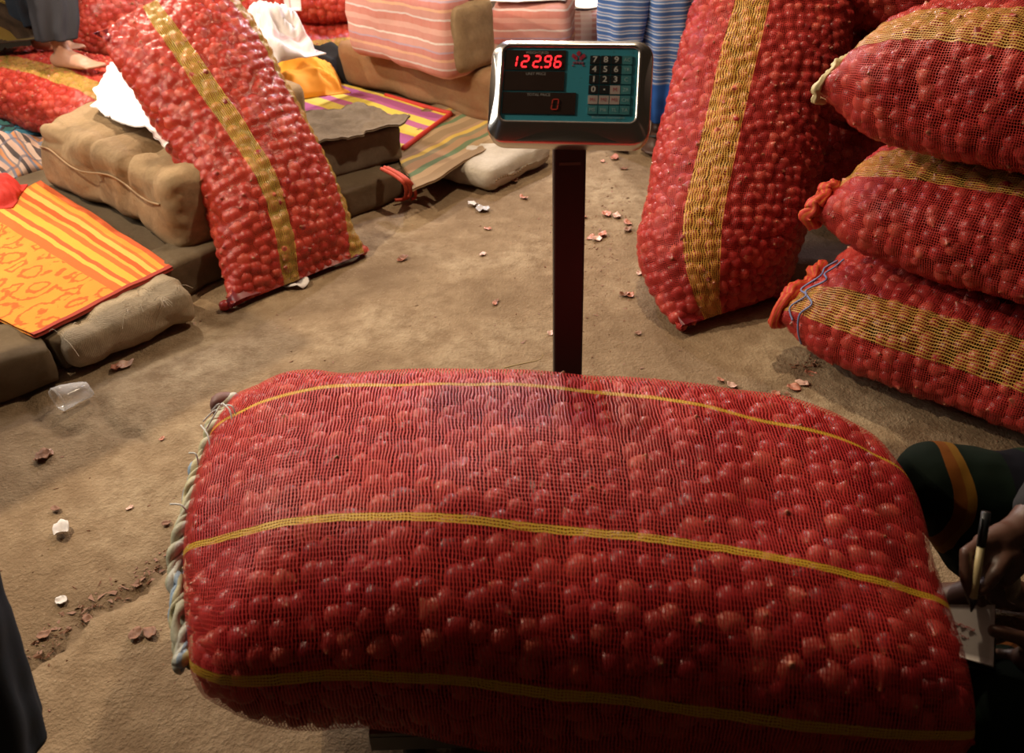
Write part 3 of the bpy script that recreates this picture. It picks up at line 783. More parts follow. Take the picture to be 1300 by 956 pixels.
# bale B, low grey one behind the leaning sack
B0 = np.array(pz(405, 236, PZ)[:2]); B1 = np.array(pz(517, 205, PZ)[:2]); dB = B1 - B0; angB = math.atan2(dB[1], dB[0])
baleB, frB = bale('jute_bale', 'low grey-brown jute bale with a ragged top, between the leaning sack and the yellow mat', 'bale', B0 - dB * 0.35, angB, np.linalg.norm(dB) * 1.33, 0.30, 0.165, 0.028, M_JUTE_D, 42, 0.014, 0.012, 'jute wrapped bales', 16, PZ)
R, c, l, w, h = frB
V, F, uv = sheet([c + R @ np.array(q) for q in ((-l / 2, -w / 2 - .015, h + .0), (l / 2 + .004, -w / 2 - .006, h - .006), (l / 2 - .01, w / 2, h + .002), (-l / 2, w / 2, h + .002))], 44, 28, 0.008, 0.034, 6, 13, 0.035)
mk('ragged_top_flap', V, F, M_JUTE_D, baleB, uv)
# bales C: a lower one and a taller one under pink striped cloth
C0 = np.array(pz(432, 106, PZ)[:2]); C1 = np.array(pz(640, 164, PZ)[:2]); dC = C1 - C0; angC = math.atan2(dC[1], dC[0]); dCn = dC / np.linalg.norm(dC)
baleC, frC = bale('jute_bale', 'long low brown bale with faded patches, lying under the pink striped bale', 'bale', C0, angC, np.linalg.norm(dC) + 0.1, 0.50, 0.235, 0.05, M_JUTE_R, 43, 0.02, 0.02, 'jute wrapped bales', 18, PZ)
PINK = [(0, (0.62, 0.24, 0.20)), (0.16, (0.72, 0.62, 0.60)), (0.20, (0.62, 0.30, 0.26)), (0.34, (0.76, 0.44, 0.28)), (0.40, (0.58, 0.22, 0.20)), (0.52, (0.50, 0.36, 0.46)), (0.56, (0.66, 0.34, 0.30)), (0.70, (0.80, 0.72, 0.66)), (0.74, (0.62, 0.28, 0.24)), (0.88, (0.72, 0.40, 0.34))]
M_PINK = striped('pink_striped_cloth', PINK, 0.21, 2, 'Object', wob=0.02, cross=(0.045, [(0, (0.10, 0.10, 0.10)), (0.75, (0, 0, 0))], (0.66, 0.4, 0.36)))
zC = PZ + 0.235
K0 = C0 + dCn * 0.10 - np.array([-dCn[1], dCn[0]]) * 0.03
cc0 = np.array(pz(447, 64, zC)[:2]); cc1 = np.array(pz(581, 98, zC)[:2]); dK = cc1 - cc0; angK = math.atan2(dK[1], dK[0]); lK = np.linalg.norm(dK)
baleK, frK = bale('striped_bale', 'big bale under pink striped cloth with bare jute end, lying on the long brown bale', 'bale', cc0, angK, lK, 0.25, 0.305, 0.05, M_JUTE, 44, 0.015, 0.01, 'striped cloth bales', 16, zC)
R, c, l, w, h = frK
Q, F, uv = rbox(l * 0.985, w + 0.07, h + 0.06, 0.065, 18, 0.016, 5, 45)
mk('striped_cover', Q @ R.T + c + R @ np.array([-0.025, 0, -0.018]), F, M_PINK, baleK, uv)
# bale D: striped, behind the scale
D0 = np.array(pz(660, 62, 0.32)[:2])
M_DST = striped('red_grey_striped_cloth', [(0, (0.46, 0.22, 0.20)), (0.18, (0.58, 0.46, 0.42)), (0.30, (0.40, 0.24, 0.28)), (0.52, (0.60, 0.44, 0.36)), (0.66, (0.42, 0.20, 0.18)), (0.8, (0.56, 0.40, 0.38))], 0.30, 0, 'UV',
                cross=(0.030, [(0, (0.55, 0.55, 0.55)), (0.45, (0, 0, 0))], (0.60, 0.50, 0.46)))
baleD, frD = bale('striped_bale', 'bale in red and grey checked striped cloth, right behind the scale display', 'bale', (0.12, 4.72), 0.12, 0.72, 0.5, 0.335, 0.06, M_DST, 46, 0.015, 0.01, 'striped cloth bales', 16, PZ)
baleD.children[0].name = 'striped_wrap'
e0 = pd(619, 76, 4.42)
baleE, frE = bale('striped_bale', 'bale in coarse red striped cloth, between the pink bale and the bale behind the scale', 'bale', e0[:2], -0.15, 0.42, 0.42, 0.27, 0.05, M_PINK, 47, 0.012, 0.02, 'striped cloth bales', 14, e0[2])
baleE.children[0].name = 'striped_wrap'
# white sheets lying in the lamp light
def cloth_blob(name, label, cat, px, D, size, mat, seed, ridge=0.03, yaw=0.0, group=None, z=None, freq=9.0, nu=44):
    c = pd(*px, D)
    if z is not None: c = np.array(pz(*px, z))
    s = np.linspace(-1, 1, nu); X, Y = np.meshgrid(s, s, indexing='ij')
    rr = np.maximum(np.abs(X), np.abs(Y)) * 0.4 + np.hypot(X, Y) * 0.6
    Hh = np.clip(1 - rr ** 2.4, 0, 1) ** 0.6
    P = np.stack([X * size[0] / 2, Y * size[1] / 2, np.zeros_like(X)], -1)
    q = np.stack([X * freq * 0.25 + seed, Y * freq * 0.5 + X * 1.3, np.zeros_like(X)], -1)
    folds = 1 - np.abs(vnoise(q, seed)) * 2
    P[..., 2] = Hh * size[2] * (0.75 + 0.25 * fbm(q * 0.7, seed + 2, 2)) + folds * ridge * np.sqrt(Hh)
    P[..., :2] += (fbm(P * 6 + seed, seed + 7, 3)[..., None] * 0.05 * np.array([size[0], size[1]]))
    W = P.reshape(-1, 3) @ rot_z(yaw).T + c
    uv = np.stack([X * size[0], Y * size[1]], -1).reshape(-1, 2)
    o = mk(name, W, grid_faces(nu, nu), mat, None, uv)
    sm = o.modifiers.new('thickness', 'SOLIDIFY'); sm.thickness = 0.006; sm.offset = -1
    return tag(o, label, cat, group)
R, c, l, w, h = frA
V, F, uv = sheet([pz(112, 136, 0.41), pz(214, 190, 0.41), pz(262, 150, 0.41), pz(150, 84, 0.41)], 40, 30, 0.004, 0.03, 12, 8, 0.03)
tag(mk('white_sheet', V, F, M_WHITE, None, uv), 'crumpled white sheet glowing under the lamp, on the tan jute bale', 'sheet', 'white sheets')
# a further bale under the sheet, behind bale A
baleG, frG = bale('jute_bale', 'jute bale under the glowing white sheet, behind the leaning sack', 'bale', A0 + np.array([0.42, 0.40]), angA, 0.46, 0.42, 0.285, 0.05, M_JUTE, 48, 0.012, 0.01, 'jute wrapped bales', 12, PZ)
for nm, fr, lab, sc in (('white_sheet', frK, 'white sheet over the far edge of the pink striped bale', 1.0), ('white_sheet', frD, 'white sheet spread over the checked striped bale', 1.0), ('white_sheet', frE, 'white sheet spread over the coarse red striped bale', 1.0)):
    R, c, l, w, h = fr
    V, F, uv = sheet([c + R @ np.array(q) for q in ((-l * .46, -w * .46, h + .006), (l * .42, -w * .42, h + .006), (l * .5, w * .48, h + .02), (-l * .48, w * .48, h + .02))], 24, 20, 0.004, 0.014, 13, 8, 0.02)
    tag(mk(nm, V, F, M_WHITE, None, uv), lab, 'sheet', 'white sheets')
# cushion bag on the floor, lower left, and the pale bag by the scale
a = np.array(pz(92, 476, 0)); b_ = np.array(pz(258, 408, 0)); d = b_ - a; ang = math.atan2(d[1], d[0]); L_ = np.linalg.norm(d)
rc = thing('burlap_bag', 'long worn burlap bag lying on the floor below the orange mat', 'bag', (*((a + b_) / 2)[:2], 0), 'flat burlap bags on the floor')
Q, F, uv = rbox(L_ * 1.0, 0.23, 0.125, 0.045, 16, 0.016, 8, 51, 0.0, 0.014)
mk('burlap_cover', Q @ rot_z(ang).T + (a + b_) / 2 + rot_z(ang) @ np.array([0, 0.105, -0.002]), F, jute('burlap_worn', (0.36, 0.28, 0.185), (0.60, 0.49, 0.35)), rc, uv)
M_FIB = plain('loose_fibre', (0.62, 0.52, 0.38), 0.8)
parts = []
for k in range(46):
    q = (a + b_) / 2 + rot_z(ang) @ np.array([L_ * 0.5 * (rng.random() * 0.9 + 0.02) if k < 34 else L_ * (rng.random() - .5), 0.105 - 0.1 * rng.random(), 0.125 - 0.02 * rng.random()])
    e = rng.normal(size=3) * [0.03, 0.03, 0.018] + [0.01, -0.015, 0.0]
    parts.append(tube(spline([q, q + e * 0.5 + [0, 0, .012], q + e], 6), 0.0007, 4, False))
V, F = join(parts); o = mk('loose_fibres', V, F, M_FIB, rc); o['kind'] = 'stuff'
a = np.array(pz(570, 216, 0)); b_ = np.array(pz(625, 249, 0)); e = np.array(pz(702, 208, 0))
ang = math.atan2(*(e - b_)[1::-1]); L_ = np.linalg.norm(e - b_) * 1.02; W_ = np.linalg.norm(a - b_) * 0.88
rc = thing('burlap_bag', 'pale dusty burlap bag lying on the floor behind the scale post', 'bag', (*b_[:2], 0), 'flat burlap bags on the floor')
Q, F, uv = rbox(L_, W_, 0.12, 0.052, 16, 0.014, 7, 52, 0.01, 0.006)
mk('burlap_cover', Q @ rot_z(ang).T + b_ + rot_z(ang) @ np.array([L_ / 2, W_ / 2, -0.002]), F, M_JUTE_P, rc, uv)
parts = []
for x in np.linspace(-L_ * .42, L_ * .42, 24):
    parts.append(box(x, 0, 0.05 + 0.008 * math.sin(x * 30), 0.008, 0.006, 0.005))
V, F = join(parts); mk('stitched_seam', V @ rot_z(ang).T + b_ + rot_z(ang) @ np.array([L_ / 2, 0.004, 0]), F, M_SEAM, rc)

# ================================================================== MATS AND CLOTHS
def orange_mat():
    b = NB('orange_printed_mat'); uv = b.coord('UV'); sep = b.n('ShaderNodeSeparateXYZ', i_0=uv)
    v = sep.outputs[1]; u = sep.outputs[0]
    n = b.noise(uv, 9, 3)
    base = b.mix(n, (0.66, 0.235, 0.032), (0.78, 0.33, 0.045))
    # stripes along one border
    w = b.math('ADD', v, b.math('MULTIPLY', n, 0.01))
    sr = b.ramp(w, [(0.000, (0.58, 0.10, 0.03)), (0.022, (0.74, 0.30, 0.04)), (0.040, (0.62, 0.15, 0.03)), (0.053, (0.80, 0.42, 0.09)), (0.074, (0.52, 0.09, 0.02)), (0.093, (0.78, 0.36, 0.06)), (0.102, (0.60, 0.14, 0.03)), (0.124, (0.78, 0.38, 0.05)), (0.149, (0.55, 0.10, 0.03)), (0.167, (0.8, 0.42, 0.07)), (0.180, (0.62, 0.13, 0.03)), (0.211, (0.76, 0.32, 0.045))], 'CONSTANT')
    inb = b.math('LESS_THAN', v, 0.21)
    # red flower print: distorted rings
    vor = b.n('ShaderNodeTexVoronoi', i_Vector=uv, i_Scale=10.0)
    d = b.math('ADD', vor.outputs['Distance'], b.math('MULTIPLY', b.noise(uv, 22, 3), 0.55))
    fl_ = b.ramp(b.math('FRACT', b.math('MULTIPLY', d, 2.6)), [(0.0, (0, 0, 0)), (0.40, (0, 0, 0)), (0.50, (1, 1, 1)), (0.70, (1, 1, 1)), (0.78, (0, 0, 0))])
    field = b.mix(b.math('MULTIPLY', fl_, 0.75), base, (0.56, 0.06, 0.015))
    col = b.mix(inb, field, sr)
    edge = b.math('LESS_THAN', u, 0.022)
    col = b.mix(edge, col, (0.32, 0.03, 0.03))
    col = b.mix(b.math('MULTIPLY', b.noise(uv, 5, 5), 0.30), col, (0.34, 0.16, 0.06))
    b.bump(b.math('ADD', n, b.noise(uv, 120, 2)), 0.25, 0.004)
    return b.set(col, 0.85, spec=0.15)
M_ORANGE = orange_mat()
zt = PZ + 0.03
a, b_, cN, dN = pz(219, 339, zt), pz(44, 428, zt - 0.005), pz(-150, 330, zt), pz(52, 230, zt)
V, F, uv = sheet([a, dN, cN, b_], 50, 44, 0.012, 0.010, 61, 6)
# u runs from the front hem (a-b) to the back, v from the bale side outwards
uv2 = uv.copy()
om = mk('orange_mat', V, F, M_ORANGE, None, uv2); tag(om, 'orange mat with red flower print and striped border, in front of the tan bale', 'mat')
M_MAT2 = striped('yellow_purple_mat_weave', [(0, (0.80, 0.62, 0.10)), (0.10, (0.48, 0.12, 0.32)), (0.40, (0.78, 0.66, 0.12)), (0.62, (0.50, 0.14, 0.34)), (0.80, (0.78, 0.66, 0.14))], 0.30, 1, 'UV', 0.6, wob=0.004)
mr = thing('striped_mat', 'yellow and purple striped mat with a red bound edge', 'mat', (*pz(480, 140, PZ)[:2], PZ))
q = [pz(x, y, PZ + 0.022) for x, y in ((300, 88), (430, 105), (572, 146), (512, 190), (330, 165))]
V, F, uv = sheet([q[1] - (q[2] - q[1]) * 0.35, q[2], q[3], q[3] + (q[1] - q[2]) * 1.5], 40, 24, 0.008, 0.006, 62, 6)
mk('woven_mat', V, F, M_MAT2, mr, uv)
M_REDEDGE = plain('red_binding', (0.52, 0.035, 0.02), 0.7)
P = [q[1] + (q[2] - q[1]) * 0.45, q[1] + (q[2] - q[1]) * 0.7, q[1] + (q[2] - q[1]) * 0.92, q[2] + [0, 0, .002], q[2] + (q[3] - q[2]) * 0.12, q[2] + (q[3] - q[2]) * 0.6, q[3]]
ribbon_tube('red_binding', [p + [0, 0, 0.006] for p in P], 0.011, M_REDEDGE, mr, 8)
M_MAT3 = striped('green_brown_mat_weave', [(0, (0.26, 0.18, 0.10)), (0.22, (0.36, 0.25, 0.14)), (0.36, (0.10, 0.17, 0.09)), (0.48, (0.33, 0.20, 0.11)), (0.66, (0.22, 0.19, 0.11)), (0.78, (0.56, 0.38, 0.08)), (0.90, (0.34, 0.22, 0.13))], 0.36, 1, 'UV')
q = [pz(x, y, PZ + 0.012) for x, y in ((440, 266), (524, 243), (660, 168), (592, 128), (500, 178))]
V, F, uv = sheet([q[1], q[2], q[2] + (q[4] - q[1]) * 1.3, q[1] + (q[4] - q[1]) * 1.3], 44, 26, 0.010, 0.012, 63, 6, 0.01)
tag(mk('faded_mat', V, F, M_MAT3, None, uv), 'faded brown mat with a green stripe, hanging over the kerb by the pale bag', 'mat')
# frayed hem hanging off the kerb
M_ROPER = plain('red_rope', (0.46, 0.06, 0.03), 0.75)
rr_ = thing('red_rope', 'short red rope hanging over the kerb stone beside the faded mat', 'rope', (*pz(510, 235, 0)[:2], 0))
for k in range(3):
    o_ = np.array([0.012 * (k - 1), 0.004 * k, 0.004 * (k == 1)])
    P = [pz(488, 214, PZ + .06) + o_, pz(505, 223, PZ + .055) + o_, pz(517, 233, PZ + 0.035) + o_, pz(521, 243, 0.06) + o_ * 1.4, pz(520, 252, 0.012) + o_ * 1.8, pz(505 + 7 * k, 254, 0.010) + o_]
    ribbon_tube('strand', P, 0.0075, M_ROPER, rr_, 7)

M_CHECK = striped('checked_cloth_print', [(0, (0.42, 0.28, 0.22)), (0.22, (0.14, 0.16, 0.21)), (0.36, (0.42, 0.18, 0.08)), (0.52, (0.16, 0.14, 0.15)), (0.62, (0.46, 0.34, 0.28)), (0.82, (0.04, 0.04, 0.05))], 0.20, 1, 'UV',
                  cross=(0.19, [(0, (0.7, 0.7, 0.7)), (0.10, (0, 0, 0))], (0.08, 0.09, 0.13)))
ch = cloth_blob('checked_cloth', 'folded grey, pink and orange checked cloth left of the tan bale', 'cloth', (10, 205), 3, (0.46, 0.40, 0.12), M_CHECK, 71, 0.02, -0.7, None, PZ)
cloth_blob('teal_cloth', 'small teal and dark checked cloth behind the checked one', 'cloth', (22, 172), 3, (0.34, 0.30, 0.08), striped('teal_cloth_print', [(0, (0.04, 0.20, 0.20)), (0.4, (0.02, 0.04, 0.06)), (0.55, (0.05, 0.28, 0.42)), (0.85, (0.02, 0.03, 0.05))], 0.10, 1, 'UV'), 72, 0.03, 0.4, None, PZ)
cloth_blob('red_cloth', 'bright red cloth lying on the back edge of the orange mat', 'cloth', (-14, 252), 3, (0.22, 0.24, 0.09), plain('red_cloth', (0.55, 0.03, 0.02), 0.8), 73, 0.015, 0.2, None, PZ + 0.04)
cloth_blob('orange_cloth', 'bundled bright orange cloth on the striped mat', 'cloth', (388, 112), 3, (0.40, 0.36, 0.17), plain('orange_cloth', (0.86, 0.34, 0.02), 0.75, var=0.08, scale=6), 74, 0.03, 0.3, None, PZ + 0.03, 7)
cloth_blob('black_cloth', 'black cloth heaped behind the orange bundle', 'cloth', (410, 98), 3, (0.46, 0.30, 0.19), plain('black_cloth', (0.006, 0.005, 0.005), 0.9), 75, 0.03, -0.4, None, PZ + 0.01, 7)
cloth_blob('white_cloth', 'heap of folded white and pale pink cloth beside the leaning sack', 'cloth', (345, 66), 4.1, (0.36, 0.40, 0.17), striped('pale_cloth', [(0, (0.80, 0.76, 0.76)), (0.6, (0.78, 0.60, 0.62)), (0.7, (0.8, 0.76, 0.75))], 0.2, 1, 'UV'), 76, 0.07, 0.7, None, None, 10)
cloth_blob('dark_cloth', 'black cloth with a mustard stripe beside the barefoot person', 'cloth', (-40, 45), 4.2, (0.66, 0.5, 0.28), striped('dark_striped_cloth', [(0, (0.004, 0.004, 0.006)), (0.62, (0.13, 0.085, 0.012)), (0.74, (0.004, 0.005, 0.006))], 0.34, 1, 'UV'), 77, 0.03, 0.35, None, None, 6)

# ================================================================== THE WEIGHING SCALE
M_BLACK = plain('black_powder_paint', (0.012, 0.012, 0.013), 0.45, scale=60)
M_STEEL = NB('brushed_steel'); _co = M_STEEL.coord()
M_STEEL.bump(M_STEEL.noise(_co, 25, 3), 0.03, 0.002)
M_STEEL = M_STEEL.set((0.66, 0.64, 0.62), 0.24, 1.0)
b = NB('teal_face'); n = b.noise(b.coord(), 50, 5, 0.7)
col = b.mix(b.ramp(n, [(0.60, (0, 0, 0)), (0.72, (0.8, 0.8, 0.8))]), (0.050, 0.36, 0.48), (0.04, 0.13, 0.15))
M_TEAL = b.set(col, 0.35)
M_WINDOW = plain('dark_display_window', (0.035, 0.020, 0.015), 0.25, scale=20)
b = NB('lit_red_segment'); M_LED = b.set((0.3, 0.01, 0.01), 0.4, Emission_Color=(1.0, 0.018, 0.022), Emission_Strength=1.3)
b = NB('dim_red_segment'); M_LEDD = b.set((0.12, 0.01, 0.01), 0.4, Emission_Color=(0.8, 0.05, 0.02), Emission_Strength=0.07)
M_PRINT = plain('white_print', (0.62, 0.62, 0.58), 0.6, scale=200)
M_PRINTG = plain('grey_print', (0.40, 0.39, 0.36), 0.6, scale=200)
M_REDPR = plain('red_print', (0.48, 0.03, 0.07), 0.5)
M_KEYB = plain('black_key', (0.012, 0.014, 0.016), 0.4)
M_KEYW = plain('pale_key', (0.52, 0.44, 0.40), 0.5)
M_KEYT = plain('teal_key', (0.06, 0.27, 0.30), 0.45)
M_PALETEXT = plain('pale_teal_print', (0.36, 0.55, 0.55), 0.6)

def text_geo(s, size, align='CENTER'):
    cu = bpy.data.curves.new('lettering', 'FONT'); cu.body = s; cu.size = size; cu.align_x = align; cu.align_y = 'CENTER'; cu.resolution_u = 3
    o = bpy.data.objects.new('lettering', cu); COL.objects.link(o)
    dg = bpy.context.evaluated_depsgraph_get(); me = bpy.data.meshes.new_from_object(o.evaluated_get(dg))
    V = np.array([v.co[:] for v in me.vertices]) if len(me.vertices) else np.zeros((0, 3)); F = [list(p.vertices) for p in me.polygons]
    bpy.data.objects.remove(o); bpy.data.curves.remove(cu); bpy.data.meshes.remove(me)
    return V, F

POLE_XY = pz(725, 640, 0.10)[:2]
fc = pd(722.5, 107, 1.505)
yaw = math.radians(9); tilt = math.radians(37)
ex = np.array([math.cos(yaw), -math.sin(yaw), 0.0])
nn_ = np.array([-math.sin(yaw) * math.cos(tilt), -math.cos(yaw) * math.cos(tilt), math.sin(tilt)])
ey = np.cross(nn_, ex); ey /= np.linalg.norm(ey)
BAS = np.stack([ex, ey, nn_], 0)
FW, FH = 0.236, 0.134
def loc2w(V): return np.asarray(V, float) @ BAS + fc
pole_c = np.array([fc[0] + 0.0045, fc[1] + 0.035])
scale = thing('weighing_scale', 'digital platform scale with a steel framed teal display on a black post', 'scale', (pole_c[0], pole_c[1] - 0.4, 0))
def rrect(hw, hh, r, z, dx=0.0, dy=0.0, n=6):
    P = []
    for sx, sy, a0 in ((1, 1, 0), (-1, 1, 90), (-1, -1, 180), (1, -1, 270)):
        for k in range(n + 1):
            a = math.radians(a0 + 90 * k / n); P.append([sx * (hw - r) + r * math.cos(a) + dx, sy * (hh - r) + r * math.sin(a) + dy, z])
    return np.array(P)
loops = [rrect(FW / 2 - 0.002, FH / 2 - 0.002, 0.010, -0.001), rrect(FW / 2, FH / 2, 0.012, 0.003), rrect(FW / 2 + 0.004, FH / 2 + 0.004, 0.014, 0.003),
         rrect(0.1415, 0.0925, 0.030, -0.017, 0, -0.007), rrect(0.1430, 0.0940, 0.031, -0.022, 0, -0.007), rrect(0.1425, 0.0935, 0.031, -0.052, 0, -0.007), rrect(0.130, 0.082, 0.03, -0.058, 0, -0.007)]
m = len(loops[0]); V = np.concatenate(loops); F = grid_faces(len(loops), m, True).tolist(); F.append(list(range((len(loops) - 1) * m, len(loops) * m))[::-1])
hs = mk('display_housing', loc2w(V), F, M_STEEL, scale, smooth=True)
md = hs.modifiers.new('edges', 'BEVEL'); md.width = 0.002; md.segments = 2; md.limit_method = 'ANGLE'; md.angle_limit = 0.5
# pressed lens shapes on the sloping rim
def dish(p0, p1, depth_dir, bulge):
    p0, p1, depth_dir = map(np.array, (p0, p1, depth_dir)); m = 14; V = []
    for k in range(m + 1):
        t = k / m; q = p0 * (1 - t) + p1 * t; arc = math.sin(t * math.pi)
        V += [q + np.array([0, 0, 0.0015 + 0.008 * arc]), q + depth_dir * arc * 0.5 + [0, 0, 0.003 * arc + 0.0012], q + depth_dir * arc + [0, 0, 0.0012]]
    return np.array(V), grid_faces(m + 1, 3)
mats_ = M_STEEL
z_o, z_i = -0.0165, 0.002
for a, b_, d in (((-0.1405, -0.070, z_o), (-0.1405, 0.060, z_o), (0.016, 0, 0.0125)), ((0.1405, 0.060, z_o), (0.1405, -0.070, z_o), (-0.016, 0, 0.0125)), ((0.095, -0.0985, z_o), (-0.095, -0.0985, z_o), (0, 0.020, 0.0125))):
    V, F = dish(a, b_, d, 0.004); mk('pressed_lens', loc2w(V), F, M_STEEL, hs)
V, F = rrect(FW / 2 - 0.001, FH / 2 - 0.001, 0.010, 0.0), [list(range(m))]
mk('face_plate', loc2w(V), F, M_TEAL, scale, smooth=False)
def fxy(fx, fy): return np.array([(fx - 0.5) * FW, (0.5 - fy) * FH])
def panel(fx0, fx1, fy0, fy1, z0, z1):
    a = fxy(fx0, fy0); c = fxy(fx1, fy1)
    return box((a[0] + c[0]) / 2, (a[1] + c[1]) / 2, (z0 + z1) / 2, abs(c[0] - a[0]), abs(a[1] - c[1]), z1 - z0)
def two_mat(name, parts, mats, parent):
    """parts: list of (V,F,material index) in face coordinates"""
    V, F = join([(p[0], p[1]) for p in parts]); o = mk(name, loc2w(V), F, mats, parent, smooth=False)
    o.data.polygons.foreach_set('material_index', np.concatenate([np.full(len(p[1]), p[2], dtype=np.int32) for p in parts])); return o
SEG = {'0': 'abcdef', '1': 'bc', '2': 'abged', '9': 'abcdfg', '6': 'acdefg'}
def digit(ch, cx, cy, w, h, z, slant=0.12, t=0.2):
    tw = w * t; P = []
    sg = {'a': (0, h / 2, 1), 'g': (0, 0, 1), 'd': (0, -h / 2, 1), 'f': (-w / 2, h / 4, 0), 'b': (w / 2, h / 4, 0), 'e': (-w / 2, -h / 4, 0), 'c': (w / 2, -h / 4, 0)}
    for s in SEG[ch]:
        x, y, hor = sg[s]; L = (w - tw * 0.55) / 2 if hor else (h / 2 - tw * 0.55) / 2; q = tw / 2
        pts = [(-L, 0), (-L + q, q), (L - q, q), (L, 0), (L - q, -q), (-L + q, -q)]
        if not hor: pts = [(-b_, a) for a, b_ in pts]
        top = np.array([[x + a, y + b_, z + 0.0008] for a, b_ in pts]); bot = top - [0, 0, 0.0008]
        V = np.concatenate([top, bot]); V[:, 0] += V[:, 1] * slant; V[:, :2] += [cx, cy]
        P.append((V, [list(range(6)), list(range(11, 5, -1))] + [[i, i + 6, (i + 1) % 6 + 6, (i + 1) % 6] for i in range(6)]))
    return join(P)
def window(fx0, fx1, fy0, fy1, caption, cap_fx):
    w = panel(fx0, fx1, fy0, fy1, 0.0, 0.0012)
    V, F = text_geo(caption, 0.0068); p = fxy(cap_fx, fy0 + 0.035); V = V + [p[0], p[1], 0.0016]
    return two_mat('display_window', [(*w, 0), (V, F, 1)], [M_WINDOW, M_PRINTG], scale)
w1 = window(0.012, 0.463, 0.050, 0.315, 'WEIGHT(KG)', 0.25)
w2 = window(0.012, 0.463, 0.335, 0.590, 'UNIT PRICE', 0.25)
w3 = window(0.012, 0.555, 0.615, 0.905, 'TOTAL PRICE', 0.28)
for ch, x in zip('12296', (0.092, 0.165, 0.252, 0.333, 0.408)):
    p = fxy(x, 0.205); V, F = digit(ch, p[0], p[1], 0.0105, 0.0195, 0.0018, 0.13, 0.24)
    if ch == '1': V = V - [0.003, 0, 0]
    mk('lit_digit', loc2w(V), F, M_LED, w1, smooth=False)
p = fxy(0.288, 0.283); V, F = box(p[0], p[1], 0.0022, 0.0028, 0.0028, 0.0008); mk('decimal_point', loc2w(V), F, M_LED, w1, smooth=False)
p = fxy(0.405, 0.775); V, F = digit('0', p[0], p[1], 0.0105, 0.0180, 0.0018, 0.1, 0.16); mk('dim_digit', loc2w(V), F, M_LEDD, w3, smooth=False)
KX = (0.680, 0.760, 0.838, 0.915); KY = (0.174, 0.303, 0.436, 0.570, 0.705, 0.838)
KEYS = ['7', '8', '9', 'AC', '4', '5', '6', 'TR', '1', '2', '3', 'C', '0', '.', 'M', 'ZR', 'M1', 'M2', 'M3', 'CH', 'M5', 'M6', 'TL', 'TA']
for i, k in enumerate(KEYS):
    r_, c_ = divmod(i, 4); x, y = KX[c_], KY[r_]
    dark = k in '0123456789.'; red = k in ('M', 'M1', 'M2', 'M3')
    bx = panel(x - 0.036, x + 0.036, y - 0.056, y + 0.056, 0.0, 0.0016)
    p = fxy(x, y)
    if k == '.': tV, tF = box(0, 0, 0.0001, 0.0026, 0.0026, 0.0004)
    else: tV, tF = text_geo(k, 0.0150 if dark else (0.0085 if len(k) > 1 else 0.010))
    tV = tV * ([1.08, 1, 1] if dark else [1, 1, 1]) + [p[0], p[1], 0.0020]
    if dark and k != '.':     # heavier strokes
        parts = [(*bx, 0)] + [(tV + [dx, dy, 0.00002 * q], tF, 1) for q, (dx, dy) in enumerate(((0, 0), (0.0005, 0), (-0.0005, 0), (0, 0.0004)))]
    else: parts = [(*bx, 0), (tV, tF, 1)]
    two_mat('key', parts, [M_KEYB if dark else (M_KEYW if red else M_KEYT), M_PRINT if dark else (M_REDPR if red else M_PALETEXT)], scale)
# red emblem: five petals on a base with a small line under it
parts = []
ec = fxy(0.558, 0.150)
for k, (dx, dy, s) in enumerate(((0, 0.0085, 1.0), (-0.0085, 0.0035, 0.9), (0.0085, 0.0035, 0.9), (-0.0045, 0.0, 0.8), (0.0045, 0.0, 0.8))):
    q = np.array([[0, 1, 0], [0.78, 0.1, 0], [0.35, -0.9, 0], [-0.35, -0.9, 0], [-0.78, 0.1, 0]]) * 0.0054 * s
    q = q @ rot_z(-dx * 45).T + [ec[0] + dx, ec[1] + dy, 0.0008]; parts.append((q, [[0, 4, 3, 2, 1]], 0))
for k in range(4):
    q = box(ec[0] - 0.0075 + 0.005 * k, ec[1] - 0.0085, 0.0006, 0.0034, 0.0040, 0.0004); parts.append((*q, 0))
    q = box(ec[0] - 0.0075 + 0.005 * k, ec[1] - 0.0085, 0.0008, 0.0014, 0.0016, 0.0004); parts.append((*q, 1))
parts.append((*box(ec[0] - 0.009, ec[1] - 0.0135, 0.0006, 0.0035, 0.0014, 0.0004), 0)); parts.append((*box(ec[0] + 0.009, ec[1] - 0.0135, 0.0006, 0.0035, 0.0014, 0.0004), 0))
two_mat('red_emblem', parts, [M_REDPR, M_TEAL], scale)
V, F = text_geo('Electronic Instruments', 0.0062); p = fxy(0.80, 0.935); mk('printed_line', loc2w(V + [p[0], p[1], 0.0008]), F, M_PALETEXT, scale, smooth=False)
